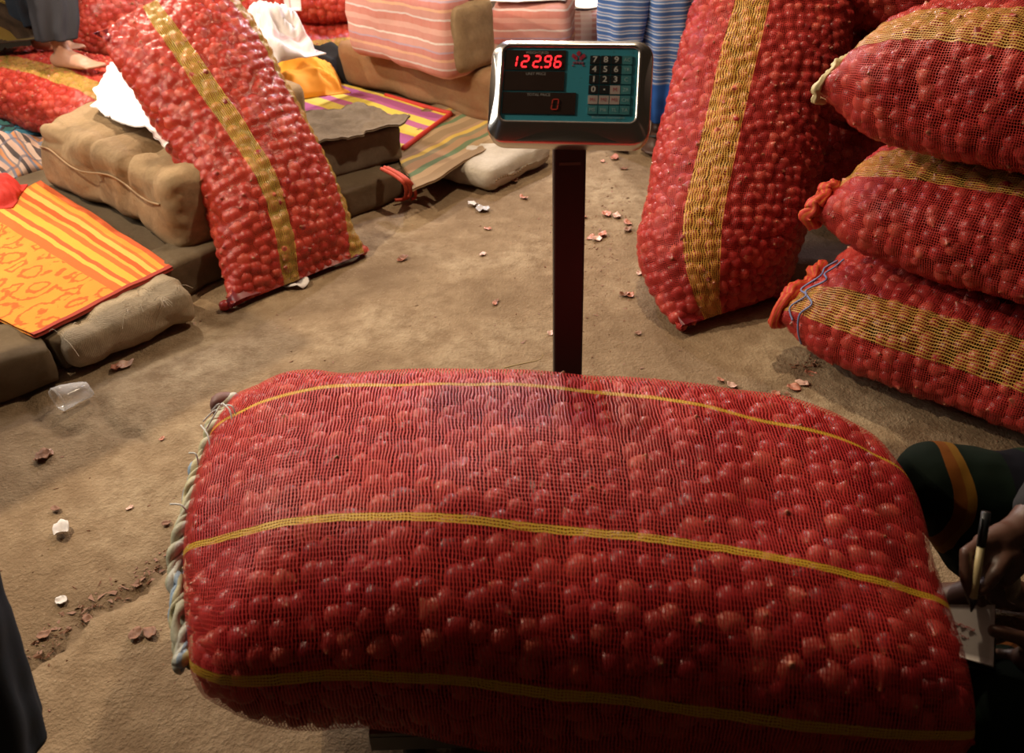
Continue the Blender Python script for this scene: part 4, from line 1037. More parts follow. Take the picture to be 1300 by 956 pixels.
# post, bracket, platform, feet
ptop = (loc2w([[0, -0.05, -0.058]])[0])[2] + 0.05
V, F = box(pole_c[0], pole_c[1] + 0.012, (0.10 + ptop) / 2, 0.0605, 0.045, ptop - 0.10)
po = mk('post', V, F, M_BLACK, scale, smooth=False); md = po.modifiers.new('edges', 'BEVEL'); md.width = 0.004; md.segments = 2
V, F = box(pole_c[0], pole_c[1] + 0.012, 0.805, 0.040, 0.0466, 0.006); mk('post_scratch', V, F, plain('worn_post_metal', (0.10, 0.08, 0.06), 0.6), scale, smooth=False)
V, F = join([box(*(loc2w([[0, -0.02, -0.075]])[0]), 0.09, 0.045, 0.07)]); mk('bracket', V, F, M_BLACK, scale, smooth=False)
px0, py0 = 0.06, 1.10
V, F = join([box(px0, py0, 0.108, 0.62, 0.50, 0.012), box(px0, py0 - 0.245, 0.088, 0.62, 0.012, 0.034), box(px0, py0 + 0.245, 0.088, 0.62, 0.012, 0.034), box(px0 - 0.305, py0, 0.088, 0.012, 0.48, 0.034), box(px0 + 0.305, py0, 0.088, 0.012, 0.48, 0.034)])
mk('platform', V, F, plain('checker_steel', (0.20, 0.19, 0.18), 0.45, 0.8), scale, smooth=False)
V, F = join([box(px0, py0, 0.055, 0.50, 0.05, 0.04), box(px0 - .25, py0, 0.055, 0.05, 0.42, 0.04), box(px0 + .25, py0, 0.055, 0.05, 0.42, 0.04), box(pole_c[0], (pole_c[1] + py0 + .2) / 2 + 0.02, 0.06, 0.06, pole_c[1] - py0 - 0.05, 0.04), box(pole_c[0], pole_c[1] + 0.012, 0.08, 0.07, 0.055, 0.06)])
mk('base_frame', V, F, M_BLACK, scale, smooth=False)
for sx in (-.25, .25):
    for sy in (-.2, .2):
        V, F = tube([[px0 + sx, py0 + sy, -0.004], [px0 + sx, py0 + sy, 0.012], [px0 + sx, py0 + sy, 0.036]], [0.02, 0.018, 0.008], 10); mk('levelling_foot', V, F, M_BLACK, scale)

# ================================================================== PEOPLE
def capsule(p0, r0, p1, r1, n=14):
    p0 = np.asarray(p0, float); p1 = np.asarray(p1, float); d = p1 - p0; L = np.linalg.norm(d) + 1e-6; d = d / L
    P = []; R = []
    for a in np.linspace(-math.pi / 2, 0, 5): P.append(p0 + d * r0 * math.sin(a)); R.append(max(r0 * math.cos(a), 1e-4))
    for a in np.linspace(0, math.pi / 2, 5): P.append(p1 + d * r1 * math.sin(a)); R.append(max(r1 * math.cos(a), 1e-4))
    a = np.array([0, 0, 1.0]) if abs(d[2]) < 0.9 else np.array([1.0, 0, 0]); N = np.cross(d, a); N /= np.linalg.norm(N); B = np.cross(d, N)
    th = np.arange(n) * 2 * math.pi / n
    V = np.concatenate([p + r * (np.cos(th)[:, None] * N + np.sin(th)[:, None] * B) for p, r in zip(P, R)])
    F = grid_faces(len(P), n, True).tolist(); F.append(list(range(n))); F.append(list(range((len(P) - 1) * n, len(P) * n))[::-1])
    return V, F
def fused(name, caps, mat, parent, voxel=0.012, smooth=6, wrinkle=0.0, seed=0):
    """one continuous surface grown from tapered limbs"""
    V, F = join([capsule(*c) for c in caps])
    me = mesh_np(name, V, F); o = bpy.data.objects.new(name, me); COL.objects.link(o)
    md = o.modifiers.new('r', 'REMESH'); md.mode = 'VOXEL'; md.voxel_size = voxel
    ms = o.modifiers.new('s', 'SMOOTH'); ms.iterations = smooth; ms.factor = 0.5
    me2 = bpy.data.meshes.new_from_object(o.evaluated_get(bpy.context.evaluated_depsgraph_get()))
    bpy.data.objects.remove(o)
    W = np.array([v.co[:] for v in me2.vertices]); Fn = [list(p.vertices) for p in me2.polygons]
    if wrinkle:
        nr = np.array([v.normal[:] for v in me2.vertices]); W = W + nr * (fbm(W * [14, 14, 6], seed, 3) * wrinkle)[:, None]
    return mk(name, W, Fn, mat, parent)
def foot_caps(ankle, heading, z0, s=1.0):
    """bare foot: heel, instep, ball and five toes"""
    f = np.array([math.cos(heading), math.sin(heading), 0]); l = np.array([-f[1], f[0], 0]); a = np.array([ankle[0], ankle[1], 0]); C = []
    g = lambda x, y, z: a + f * x * s + l * y * s + np.array([0, 0, z0 + z * s])
    C.append((g(-0.045, 0, 0.032), 0.032 * s, g(0.0, 0, 0.05), 0.036 * s))
    C.append((g(0.0, 0, 0.055), 0.036 * s, g(0.11, 0.005, 0.026), 0.026 * s)); C.append((g(-0.04, -0.005, 0.028), 0.028 * s, g(0.10, -0.025, 0.020), 0.020 * s))
    C.append((g(0.10, 0.03, 0.020), 0.020 * s, g(0.10, -0.03, 0.018), 0.018 * s))
    C.append((g(0.0, 0, 0.06), 0.035 * s, ankle, 0.036 * s))
    for k, (y, L, r) in enumerate(((0.036, 0.175, 0.014), (0.014, 0.172, 0.0105), (-0.003, 0.164, 0.0100), (-0.019, 0.154, 0.0095), (-0.034, 0.142, 0.009))):
        C.append((g(0.105, y * 0.9, 0.018), r * 1.05 * s, g(L, y, 0.011), r * s))
    return C
def hand_caps(wrist, palm_end, side, normal, curls, s=1.0, thumb_out=0.6):
    wrist = np.asarray(wrist, float); palm_end = np.asarray(palm_end, float); f = palm_end - wrist; f /= np.linalg.norm(f)
    l = np.asarray(side, float); l = l - f * (l @ f); l /= np.linalg.norm(l); n = np.cross(f, l); C = []
    for k in range(4): C.append((wrist + l * (k - 1.5) * 0.010, 0.016 * s, palm_end + l * (k - 1.5) * 0.020, 0.0115 * s))
    lens = (0.072, 0.080, 0.074, 0.058)
    for k in range(4):
        p = palm_end + l * (1.5 - k) * 0.020; a = 0.0; r = 0.0092
        for seg, fr in enumerate((0.45, 0.30, 0.25)):
            a += curls[k] * (0.7 if seg == 0 else 1.0); d = f * math.cos(a) - n * math.sin(a); q = p + d * lens[k] * fr
            C.append((p, r * s, q, r * 0.9 * s)); p = q; r *= 0.9
    p = wrist + f * 0.025 + l * 0.022; q = p + (f * 0.6 + l * thumb_out - n * 0.25) * 0.042; q2 = q + (f * 0.9 + l * 0.1 - n * 0.35) * 0.034
    C.append((p, 0.014 * s, q, 0.011 * s)); C.append((q, 0.011 * s, q2, 0.009 * s))
    return C
def upper_caps(hip, facing, arms_down=True):
    f = np.array([math.cos(facing), math.sin(facing), 0]); l = np.array([-f[1], f[0], 0]); h = np.asarray(hip, float); z = lambda t: np.array([0, 0, t])
    body = [(h - l * 0.08, 0.115, h + l * 0.08, 0.115), (h - l * .03, 0.125, h + z(0.22), 0.12), (h + z(0.2), 0.12, h + z(0.42) - l * 0.03, 0.125), (h + z(0.45) - l * 0.15, 0.065, h + z(0.45) + l * 0.15, 0.065),
            (h + z(0.44), 0.07, h + z(0.60) + f * 0.02, 0.052)]
    head = [(h + z(0.66) + f * 0.03, 0.072, h + z(0.745) + f * 0.015, 0.088), (h + z(0.62) + f * 0.06, 0.045, h + z(0.66) + f * 0.065, 0.05), (h + z(0.69) + f * 0.10, 0.012, h + z(0.67) + f * 0.115, 0.014),
            (h + z(0.69) + l * 0.082, 0.014, h + z(0.66) + l * 0.08, 0.012), (h + z(0.69) - l * 0.082, 0.014, h + z(0.66) - l * 0.08, 0.012)]
    arms = []
    for s in (-1, 1):
        sh = h + z(0.45) + l * 0.17 * s; el = h + z(0.19) + l * 0.22 * s; wr = h + z(0.30) + l * 0.13 * s + f * 0.20
        arms += [(sh, 0.055, el, 0.042), (el, 0.042, wr, 0.028)] + hand_caps(wr, wr + z(0.02) + f * 0.05 - l * 0.06 * s, z(1.0), -f, (0.25, 0.25, 0.3, 0.35))
    return body, head, arms
def legs_caps(hip, facing, ank, hd, z0, knees=None):
    f = np.array([math.cos(facing), math.sin(facing), 0]); l = np.array([-f[1], f[0], 0]); h = np.asarray(hip, float); C = []
    for s, a, d, zz in zip((1, -1), ank, hd, z0):
        a = np.asarray(a, float); hj = h + l * 0.09 * s; kn = (hj + a) / 2 + f * 0.035
        C += [(hj, 0.085, kn, 0.056), (kn, 0.056, kn * .62 + a * .38 - f * 0.025, 0.054), (kn * .62 + a * .38 - f * 0.025, 0.054, a, 0.034)] + foot_caps(a, d, zz)
    return C
M_SKIN_D = plain('dark_brown_skin', (0.06, 0.026, 0.016), 0.5, var=0.2, scale=25)
M_SKIN = plain('brown_skin', (0.42, 0.215, 0.135), 0.5, var=0.15, scale=25)
M_HAIR = plain('black_hair', (0.01, 0.009, 0.009), 0.6)
def drape(P, rx, ry, mat, parent, name, seed, folds=7, amp=0.012, n=60, m=50, hem=0.0):
    """cloth tube down a leg with lengthwise folds"""
    P = spline(P, m); rx = np.interp(np.linspace(0, 1, m), np.linspace(0, 1, len(rx)), rx); ry = np.interp(np.linspace(0, 1, m), np.linspace(0, 1, len(ry)), ry)
    th = np.arange(n) * 2 * math.pi / n; V = []
    for k in range(m):
        t = k / (m - 1); w = 1 + (np.sin(th * folds + 3 * t + seed) * amp + np.sin(th * 3 + seed * 2 + 5 * t) * amp) / rx[k] * (0.4 + 0.6 * t)
        V.append(np.stack([P[k, 0] + np.cos(th) * rx[k] * w, P[k, 1] + np.sin(th) * ry[k] * w, np.full(n, P[k, 2]) + hem * np.sin(th + seed) * t], -1))
    V = np.concatenate(V); V += (fbm(V * 9, seed, 3) * 0.006)[:, None]
    uv = np.stack([np.tile(th * 0.12, m), V[:, 2]], -1)
    o = mk(name, V, grid_faces(m, n, True), mat, parent, uv=uv)
    sm = o.modifiers.new('thickness', 'SOLIDIFY'); sm.thickness = 0.004; sm.offset = -1
    return o
# --- person in the striped sarong, behind
b = NB('blue_striped_cloth'); uv = b.n('ShaderNodeSeparateXYZ', i_0=b.coord('UV'))
zz = b.math('ADD', uv.outputs[1], b.math('MULTIPLY', b.noise(b.coord(), 6, 2), 0.02))
col = b.ramp(b.math('FRACT', b.math('DIVIDE', zz, 0.032)), [(0, (0.055, 0.12, 0.33)), (0.46, (0.42, 0.48, 0.62)), (0.62, (0.10, 0.19, 0.42)), (0.84, (0.50, 0.40, 0.38)), (0.90, (0.30, 0.38, 0.56))], 'CONSTANT')
hem = b.math('LESS_THAN', uv.outputs[1], 0.30)
col = b.mix(hem, col, (0.025, 0.10, 0.38))
M_SARONG = b.set(col, 0.85, spec=0.15)
f1 = pz(826, 192, 0.0)
p1 = thing('person', 'standing person in a blue striped sarong behind the scale and the tall sack', 'person', (f1[0], f1[1], 0))
an_r = np.array([f1[0] + 0.045, f1[1] + 0.10, 0.085]); an_l = np.array([f1[0] - 0.13, f1[1] + 0.17, 0.085]); hip = np.array([f1[0] - 0.02, f1[1] + 0.16, 0.88]); fac = math.radians(-100)
bd, hd_, ar = upper_caps(hip, fac)
l_ = np.array([-math.sin(fac), math.cos(fac), 0])
fused('body', bd + hd_ + ar + legs_caps(hip, fac, (an_r, an_l), (math.radians(-115), math.radians(-95)), (0.003, 0.003)), M_SKIN_D, p1, 0.011, 4)
fused('shirt', [(a, r + .018, c_, s_ + .018) for a, r, c_, s_ in bd[:4]], plain('grey_shirt', (0.25, 0.25, 0.27), 0.9), p1, 0.016, 5)
kn_r = (hip + l_ * 0.09 + an_r) / 2 + [-0.005, -0.035, 0]; kn_l = (hip - l_ * 0.09 + an_l) / 2 + [-0.005, -0.035, 0]
drape([hip + l_ * 0.07 + [0, 0, 0.08], kn_r + [0.02, 0, 0.02], an_r + [0.035, 0.0, 0.03]], (0.16, 0.115, 0.085), (0.17, 0.12, 0.10), M_SARONG, p1, 'sarong', 3)
drape([hip - l_ * 0.07 + [0, 0, 0.08], kn_l + [-0.0, 0, 0.02], an_l + [0.0, 0, 0.06]], (0.16, 0.115, 0.10), (0.17, 0.12, 0.11), M_SARONG, p1, 'sarong_fold', 8)
V, F = [], []
V, F = join([tube(spline([an_r + [-0.055, -0.05, -0.035], an_r + [-0.03, -0.09, -0.02], an_r + [0.02, -0.085, -0.035]], 10), 0.007, 6)]); mk('sandal_strap', V, F, plain('black_rubber', (0.012, 0.012, 0.012), 0.6), p1)
# --- barefoot person on the flat sack
zt_ = 0.405
hl = pz(76, 84, zt_); toe = pz(143, 88, zt_); hd2 = math.atan2(toe[1] - hl[1], toe[0] - hl[0]); fv = np.array([math.cos(hd2), math.sin(hd2), 0])
an1 = hl + fv * 0.04 + [0, 0, 0.085]; an2 = pz(56, 62, zt_) + fv * 0.02 + [0, 0, 0.085]
p2 = thing('person', 'barefoot person in dark trousers standing on the flat onion sack', 'person', (hl[0], hl[1], zt_))
hip2 = (an1 + an2) / 2 + [-0.04, 0.05, 0.80]; hip2[2] = zt_ + 0.86; fac2 = hd2
bd, hd_, ar = upper_caps(hip2, fac2)
fused('body', bd + hd_ + ar + legs_caps(hip2, fac2, (an2, an1), (hd2 + 0.1, hd2), (zt_ - 0.004, zt_ - 0.004)), M_SKIN, p2, 0.010, 4)
fused('shirt', [(a, r + .018, c_, s_ + .018) for a, r, c_, s_ in bd[:4]], plain('dark_shirt', (0.05, 0.05, 0.06), 0.9), p2, 0.016, 5)
M_DENIM = plain('blue_denim', (0.008, 0.016, 0.030), 0.9, scale=120); M_GREYT = plain('grey_trouser_cloth', (0.016, 0.015, 0.020), 0.9, scale=100)
drape([hip2 + [0.02, -0.07, 0.0], (hip2 + an1) / 2 + fv * 0.06 + [0, -.02, -0.05], an1 + [0.0, -0.005, 0.045]], (0.13, 0.115, 0.075), (0.13, 0.11, 0.075), M_GREYT, p2, 'trouser_leg', 5)
drape([hip2 + [-0.02, 0.07, 0.0], (hip2 + an2) / 2 + fv * 0.02, an2 + [-0.015, 0, 0.03]], (0.13, 0.115, 0.075), (0.13, 0.11, 0.075), M_DENIM, p2, 'trouser_leg', 6)
# --- leg of a person standing near, lower left
kx = pz(-112, 720, 0.45); ax_ = pz(-8, 950, 0.10)
p3 = thing('person', 'person in dark blue jeans standing close by, only one lower leg seen', 'person', (ax_[0], ax_[1], 0))
hip3 = np.array([kx[0] - 0.02, kx[1] - 0.10, 0.88]); fac3 = math.radians(70)
l3 = np.array([-math.sin(fac3), math.cos(fac3), 0])
an3 = np.array([ax_[0], ax_[1], 0.085]); an3b = an3 + l3 * 0.22 - [0.0, 0.05, 0]
bd, hd_, ar = upper_caps(hip3, fac3)
fused('body', bd + hd_ + ar + legs_caps(hip3, fac3, (an3b, an3), (fac3, fac3 - 2.6), (0.003, 0.003)), M_SKIN_D, p3, 0.011, 4)
fused('shirt', [(a, r + .018, c_, s_ + .018) for a, r, c_, s_ in bd[:4]], plain('blue_shirt', (0.05, 0.07, 0.12), 0.9), p3, 0.016, 5)
drape([hip3 - l3 * 0.08, kx, an3 + [0, 0, 0.01]], (0.12, 0.095, 0.082), (0.12, 0.095, 0.085), M_DENIM, p3, 'jeans_leg', 9, amp=0.006)
drape([hip3 + l3 * 0.08, (hip3 + an3b) / 2 + l3 * .03, an3b + [0, 0, 0.01]], (0.12, 0.095, 0.082), (0.12, 0.095, 0.085), M_DENIM, p3, 'jeans_leg', 10, amp=0.006)
# --- person crouching at the right, writing in a pad
p4 = thing('person', 'crouching person in dark clothes writing in a small pad beside the big sack', 'person', (1.18, 1.0, 0))
hip4 = np.array([1.26, 1.0, 0.24]); sh4 = np.array([1.14, 0.95, 0.68])
kneeR = pd(1196, 612, 1.56); kneeL = pd(1258, 905, 1.31)
wrR = pd(1300, 668, 1.36); wrL = pd(1345, 832, 1.28)
elR = np.array([1.02, 1.16, 0.47]); elL = np.array([1.0, 0.68, 0.40])
ftR = np.array([kneeR[0] + 0.16, kneeR[1] - 0.02, 0.08]); ftL = np.array([kneeL[0] + 0.16, kneeL[1] + 0.02, 0.08])
# right hand: fingers closed round the pen
def fing(pts, r0): return [(pd(*pts[k]), r0 * (0.93 ** k), pd(*pts[k + 1]), r0 * (0.93 ** (k + 1))) for k in range(len(pts) - 1)]
handR = [(wrR, 0.026, pd(1268, 690, 1.335), 0.024), (pd(1275, 680, 1.34), 0.022, pd(1248, 690, 1.325), 0.016), (pd(1280, 705, 1.33), 0.022, pd(1262, 715, 1.315), 0.017), (pd(1288, 715, 1.33), 0.020, pd(1275, 735, 1.32), 0.014)]
handR += fing([(1247, 688, 1.32), (1226, 702, 1.295), (1226, 735, 1.292), (1235, 762, 1.298)], 0.0105)
handR += fing([(1254, 692, 1.33), (1237, 708, 1.315), (1238, 742, 1.312), (1246, 765, 1.315)], 0.0105)
handR += fing([(1264, 705, 1.335), (1254, 730, 1.33), (1258, 758, 1.328), (1270, 768, 1.330)], 0.0102)
handR += fing([(1276, 722, 1.335), (1268, 748, 1.335), (1274, 768, 1.335), (1284, 770, 1.337)], 0.0090)
handR += fing([(1276, 708, 1.315), (1262, 730, 1.290), (1247, 748, 1.288)], 0.0120)
handL = [(wrL, 0.026, pd(1305, 838, 1.29), 0.022), (wrL, 0.024, pd(1300, 855, 1.30), 0.020), (pd(1318, 820, 1.28), 0.018, pd(1300, 812, 1.272), 0.013)]
handL += fing([(1306, 813, 1.272), (1283, 806, 1.268), (1262, 801, 1.270)], 0.0118)
for k in range(4):
    handL += fing([(1302 - 2 * k, 832 + 10 * k, 1.30), (1270 - 2 * k, 832 + 9 * k, 1.318), (1246 + 3 * k, 830 + 8 * k, 1.318)], 0.0105)
headc = sh4 + np.array([-0.12, 0, 0.22])
up4 = [(hip4 - [0, .07, 0], 0.12, hip4 + [0, .07, 0], 0.12), (hip4, 0.13, (hip4 + sh4) / 2, 0.125), ((hip4 + sh4) / 2, 0.125, sh4 - [0.0, 0, 0.05], 0.12), (sh4 - [0, .15, 0], 0.06, sh4 + [0, .15, 0], 0.06)]
armR = [(sh4 + [0, .16, 0], 0.052, elR, 0.042), (elR, 0.042, wrR, 0.027)]; armL = [(sh4 - [0, .16, 0], 0.052, elL, 0.042), (elL, 0.042, wrL, 0.027)]
legs4 = []
for kn, ft, s in ((kneeR, ftR, 1), (kneeL, ftL, -1)):
    legs4 += [(hip4 + [0, .08 * s, 0], 0.085, kn, 0.06), (kn, 0.056, kn * .6 + ft * .4 + [.02, 0, 0], 0.052), (kn * .6 + ft * .4 + [.02, 0, 0], 0.052, ft, 0.035)] + foot_caps(ft, math.pi, 0.003)
head4 = [(sh4, 0.06, headc, 0.052), (headc + [0, 0, 0.02], 0.072, headc + [-0.0, 0, 0.10], 0.088), (headc + [-0.045, 0, -0.015], 0.045, headc + [-0.05, 0, 0.02], 0.05), (headc + [-0.085, 0, 0.05], 0.012, headc + [-0.10, 0, 0.03], 0.014),
         (headc + [0, .083, 0.05], 0.014, headc + [0, .08, 0.02], 0.012), (headc + [0, -.083, 0.05], 0.014, headc + [0, -.08, 0.02], 0.012)]
fused('body', up4 + armR + armL + handR + handL + legs4 + head4, plain('deep_brown_skin', (0.085, 0.036, 0.022), 0.5, var=0.2, scale=25), p4, 0.0048, 2)
fused('hair', [(headc + [0.02, 0, 0.06], 0.085, headc + [0.0, 0, 0.12], 0.084)], M_HAIR, p4, 0.012, 3)
M_DARKSH = plain('dark_shirt_cloth', (0.010, 0.010, 0.012), 0.9, scale=150)
mid = lambda a, b_, t: a * (1 - t) + b_ * t
fused('shirt', [(a, r + .016, c_, s_ + .016) for a, r, c_, s_ in up4] + [(armR[0][0], .068, elR, .056), (elR, .056, mid(elR, wrR, .86), .040), (armL[0][0], .068, elL, .056), (elL, .056, mid(elL, wrL, .86), .040)], M_DARKSH, p4, 0.012, 3, 0.006, 4)
b = NB('green_yellow_striped_cloth'); s_ = b.n('ShaderNodeSeparateXYZ', i_0=b.coord())
x = b.math('ADD', s_.outputs[0], b.math('MULTIPLY', b.noise(b.coord(), 5, 2), 0.03))
M_LUNGI = b.set(b.ramp(b.math('FRACT', b.math('DIVIDE', b.math('ADD', x, 1.405), 0.30)), [(0, (0.004, 0.008, 0.005)), (0.30, (0.13, 0.040, 0.006)), (0.36, (0.16, 0.075, 0.010)), (0.41, (0.004, 0.009, 0.005)), (0.62, (0.004, 0.004, 0.007)), (0.78, (0.006, 0.014, 0.006))], 'CONSTANT'), 0.9, spec=0.1)
fused('sarong', [(hip4 + [-.02, .08, 0], 0.12, kneeR + [0, 0, -.005], 0.082), (hip4 + [-.02, -.08, 0], 0.12, kneeL, 0.082), (kneeR, 0.08, mid(kneeR, ftR, .65), 0.075), (kneeL, 0.08, mid(kneeL, ftL, .65), 0.075)], M_LUNGI, p4, 0.011, 3, 0.008, 6)
# pen and pad
pn = thing('pen', 'cream pen with a black cap and tip held in the writing hand', 'pen', pd(1233, 776, 1.285))
A, B = pd(1233, 777, 1.292), pd(1252, 650, 1.272); dv = (B - A) / np.linalg.norm(B - A); L_ = np.linalg.norm(B - A)
V, F = tube([A + dv * 0.022, A + dv * L_ * 0.70], 0.0056, 12); mk('barrel', V, F, plain('cream_plastic', (0.55, 0.46, 0.24), 0.4), pn)
V, F = tube([A + dv * 0.0, A + dv * 0.008, A + dv * 0.023], [0.0010, 0.0036, 0.0056], 12); mk('tip', V, F, M_KEYB, pn)
V, F = tube([A + dv * L_ * 0.66, A + dv * L_], 0.0066, 12); mk('cap', V, F, M_KEYB, pn)
V, F = box(0, 0, 0, 0.003, 0.002, L_ * 0.24); q = A + dv * L_ * 0.84; V, F = tube([q - dv * .02 + [-.007, -.004, 0], q + dv * .018 + [-.007, -.004, 0]], 0.0013, 6); mk('clip', V, F, M_KEYB, pn)
c4 = [pd(1196, 768, 1.318), pd(1263, 769, 1.318), pd(1261, 847, 1.278), pd(1196, 829, 1.278)]
nb = thing('note_pad', 'small white note pad with red scribbles under the pen', 'pad', c4[2])
V, F, uv = sheet([c4[3], c4[2], c4[1], c4[0]], 10, 10, 0.002, 0.002, 91)
mk('paper_page', V, F, plain('white_paper', (0.62, 0.56, 0.52), 0.8, var=0.05), nb)
V, F, uv = sheet([p - [0, 0, .003] for p in (c4[3] + [-.004, 0, 0], c4[2] + [.003, -.003, 0], c4[1] + [.003, .003, 0], c4[0])], 4, 4, 0.008, 0.0); mk('pad_cover', V, F, M_KEYB, nb)
parts = []
for k, (x, y) in enumerate(((1213, 794), (1222, 797), (1232, 801), (1214, 806), (1224, 812), (1222, 822))):
    t = np.linspace(0, 5.2, 12); y_ = (y - 768) / 79; D_ = 1.3165 - 0.040 * y_
    P = [pd(x + 4.5 * math.cos(a), y + 2.6 * math.sin(a * 1.3), D_) + [0, 0, 0.0045] for a in t]; parts.append(tube(P, 0.0006, 4, False))
V, F = join(parts); mk('red_scribble', V, F, plain('red_ink', (0.50, 0.05, 0.05), 0.6), nb)

# ================================================================== SMALL THINGS ON THE FLOOR
def zfloor(x, y): return float(floor_height(np.array([[x]]), np.array([[y]]))[0][0, 0])
b = NB('clear_plastic'); M_CLEAR = b.set((0.85, 0.85, 0.85), 0.12, spec=0.8)
_fr = b.n('ShaderNodeLayerWeight', i_Blend=0.25).outputs['Facing']
_mx = b.n('ShaderNodeMixShader', i_0=b.math('ADD', 0.07, b.math('MULTIPLY', _fr, 0.55))); _tr = b.n('ShaderNodeBsdfTransparent')
b.link(_tr.outputs[0], _mx.inputs[1]); b.link(b.b.outputs[0], _mx.inputs[2]); b.link(_mx.outputs[0], b.out.inputs[0])
cp = pz(97, 512, 0)
cupo = thing('plastic_cup', 'crushed clear plastic cup lying on its side on the floor', 'cup', (*cp[:2], 0))
dirv = np.array([0.62, 0.785, 0]); s_ = np.array([-0.785, 0.62, 0]); V = []
for k, (x, r) in enumerate(((-0.045, 0.036), (-0.043, 0.0375), (-0.02, 0.034), (0.01, 0.030), (0.04, 0.026), (0.044, 0.020), (0.044, 0.002))):
    th = np.arange(28) * 2 * math.pi / 28; w = 1 + 0.10 * np.sin(3 * th + 2 * k) * (k > 1) + 0.06 * np.sin(5 * th + k)
    V.append(cp + dirv * x + (np.cos(th) * r * w)[:, None] * s_ + ((np.sin(th) * 0.86 * w + 0.98) * r)[:, None] * np.array([0, 0, 1.0]) + [0, 0, 0.001])
o = mk('cup_wall', np.concatenate(V), grid_faces(7, 28, True), M_CLEAR, cupo); sm = o.modifiers.new('thickness', 'SOLIDIFY'); sm.thickness = 0.0012
V, F = tube(np.concatenate([V[1], V[1][:1]]), 0.0020, 6, False); mk('rim', V, F, M_CLEAR, cupo)
def flake(px, py, size, mat, seed, name, label, cat, group, curl=1.6, parent=None):
    rg = np.random.default_rng(seed); c = pz(px, py, 0); c[2] = zfloor(c[0], c[1]) + 0.002; n = 7
    s = np.linspace(-1, 1, n); X, Y = np.meshgrid(s, s, indexing='ij'); R = size * (0.8 + 0.3 * rg.random())
    rr = np.hypot(X, Y); k = np.minimum(1, 1 / np.maximum(np.maximum(np.abs(X), np.abs(Y)), 1e-6) * np.maximum(np.abs(X), np.abs(Y)) / np.maximum(rr, 1e-6)); X, Y = X * k, Y * k * (0.55 + 0.3 * rg.random())
    P = np.stack([X, Y, 0.35 * curl * X ** 2 * 0.6 + 0.25 * curl * Y ** 2 + 0.28 * vnoise(np.stack([X * 2.2 + seed, Y * 2.2, X * 0], -1), seed)], -1) * R
    W = P.reshape(-1, 3) @ rot_z(rg.random() * 6.28).T; W[:, 2] -= W[:, 2].min(); W += c
    o = mk(name, W, grid_faces(n, n), mat, parent); sm = o.modifiers.new('thickness', 'SOLIDIFY'); sm.thickness = 0.0008
    return tag(o, label, cat, group) if label else o
M_FLAKE = plain('dry_onion_skin', (0.50, 0.20, 0.13), 0.45, var=0.4, scale=60)
M_FLAKEP = plain('pale_onion_skin', (0.66, 0.42, 0.34), 0.4, var=0.3, scale=60)
M_FLAKED = plain('dirty_onion_skin', (0.24, 0.11, 0.06), 0.6, var=0.4, scale=60)
big_fl = [(770, 272, 9), (783, 274, 8), (797, 283, 9), (797, 292, 10), (765, 298, 8), (758, 303, 8), (750, 301, 7), (793, 372, 8), (800, 373, 7), (812, 345, 6), (780, 200, 8), (792, 214, 8), (765, 204, 5), (613, 322, 8), (619, 290, 6), (512, 328, 8), (508, 330, 6),
          (160, 463, 12), (148, 466, 9), (55, 578, 13), (48, 580, 9), (62, 573, 8), (665, 252, 7), (653, 231, 9), (1008, 492, 10), (1018, 486, 10), (985, 498, 9), (1000, 500, 8), (1030, 470, 9), (930, 487, 9), (915, 480, 8), (900, 490, 8), (172, 805, 14), (190, 802, 12), (53, 800, 10), (108, 778, 10), (163, 640, 7), (70, 645, 8), (210, 660, 7), (630, 380, 5), (628, 383, 5), (700, 420, 6), (205, 555, 6), (810, 420, 6), (742, 275, 6)]
def flake_words(x, y):
    for (x0, x1, y0, y1), where in (((735, 820, 255, 310), 'on the floor right of the scale post'), ((755, 800, 190, 220), 'on the lit floor near the far foot'), ((780, 820, 340, 430), 'at the base of the tall sack'),
                                    ((890, 1060, 460, 520), 'in the floor seam beside the stacked sacks'), ((30, 80, 560, 600), 'on the floor at the left, below the plastic cup'), ((140, 180, 455, 475), 'at the foot of the long burlap bag'),
                                    ((30, 215, 600, 860), 'along the floor crack left of the big sack'), ((600, 720, 225, 300), 'in the shade below the pale burlap bag')):
        if x0 <= x <= x1 and y0 <= y <= y1: return 'curled flake of dry onion skin ' + where, 'onion skin', 'onion skin flakes ' + where
    return 'small lone flake of onion skin on the open floor around the scale post', 'onion skin', 'lone onion skin flakes on the open floor'
for k, (x, y, s) in enumerate(big_fl):
    D_ = proj(pz(x, y, 0))[2]
    flake(x, y, s * D_ / FPX * 0.85, (M_FLAKE, M_FLAKEP, M_FLAKE, M_FLAKED)[k % 4] if y < 560 else (M_FLAKED, M_FLAKEP)[k % 5 == 1], 100 + k, 'onion_skin', *flake_words(x, y))
M_WRAP = plain('crumpled_paper', (0.66, 0.62, 0.60), 0.6)
wr_ = flake(601, 262, 0.030, M_WRAP, 301, 'paper_scrap', 'small crumpled white paper scrap on the floor below the pale bag', 'paper', None, 2.4)
flake(613, 268, 0.028, plain('grey_foil', (0.45, 0.44, 0.46), 0.35), 302, 'paper_tail', None, None, None, 0.8, wr_)
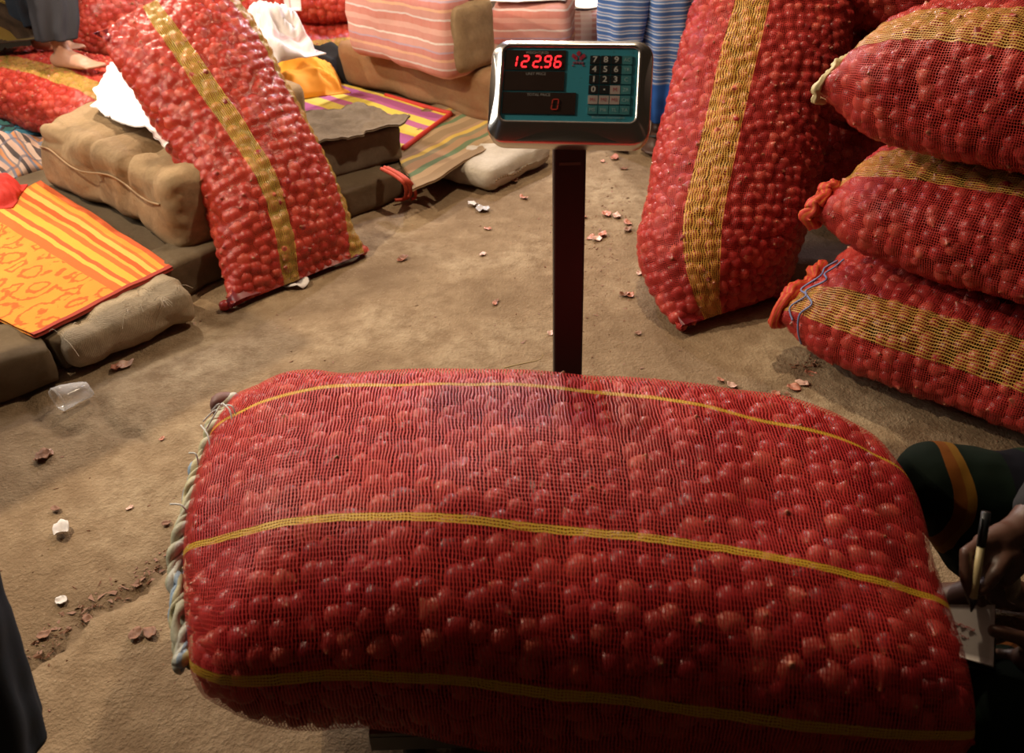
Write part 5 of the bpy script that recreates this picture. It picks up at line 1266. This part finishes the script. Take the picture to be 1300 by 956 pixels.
flake(78, 672, 0.030, M_WRAP, 303, 'plastic_scrap', 'pale crumpled plastic scrap on the floor at the left edge', 'scrap', None, 2.2)
flake(76, 758, 0.014, M_WRAP, 304, 'paper_bit', 'tiny white paper bit on the dusty floor, lower left', 'paper', None, 1.2)
flake(375, 360, 0.05, M_WRAP, 305, 'paper_scrap', 'pale torn paper scrap under the bottom edge of the leaning sack', 'paper', None, 0.6)
P = [pz(640, 467, 0.012), pz(662, 462, 0.018), pz(684, 457, 0.012), pz(690, 450, 0.02)]
V, F = tube(spline(P, 12), np.linspace(0.0022, 0.001, 12), 6); tag(mk('dry_stalk', V, F, plain('straw', (0.38, 0.28, 0.13), 0.8)), 'thin dry onion stalk on the floor beside the scale post', 'stalk')
# crumbs too small to pick apart
parts = []
def crumb(x, y, s):
    px, py_, _ = proj((x, y, 0))
    if (px > 800 and py_ < 440) or (555 < px < 715 and py_ < 258) or (px < 520 and py_ < 280) or (225 < px < 1230 and py_ > 465): return
    c = np.array([x, y, zfloor(x, y) + s * 0.25]); v = rng.normal(size=(4, 3)) * s * [1, 1, 0.45]
    parts.append((c + v, [[0, 1, 2], [0, 3, 1], [1, 3, 2], [2, 3, 0]]))
for k in range(1500):
    if k % 3 == 0: x, y = pz(rng.uniform(-20, 1320), rng.uniform(200, 900), 0)[:2]; s = rng.uniform(0.0015, 0.004)
    elif k % 3 == 1:
        ln = CRACKS[0] if k % 2 else CRACKS[3]; q = rng.integers(0, len(ln) - 1); t = rng.random(); x = ln[q][0] * (1 - t) + ln[q + 1][0] * t - abs(rng.normal()) * 0.03; y = ln[q][1] * (1 - t) + ln[q + 1][1] * t + abs(rng.normal()) * 0.03; s = rng.uniform(0.002, 0.006)
    else: x, y = pz(rng.normal(770, 50), rng.normal(300, 60), 0)[:2]; s = rng.uniform(0.0015, 0.005)
    crumb(x, y, s)
V, F = join(parts)
o = mk('debris', V, F, M_FLAKED, None, smooth=False); tag(o, 'tiny crumbs of onion skin and grit scattered over the floor', 'debris', None, 'stuff')
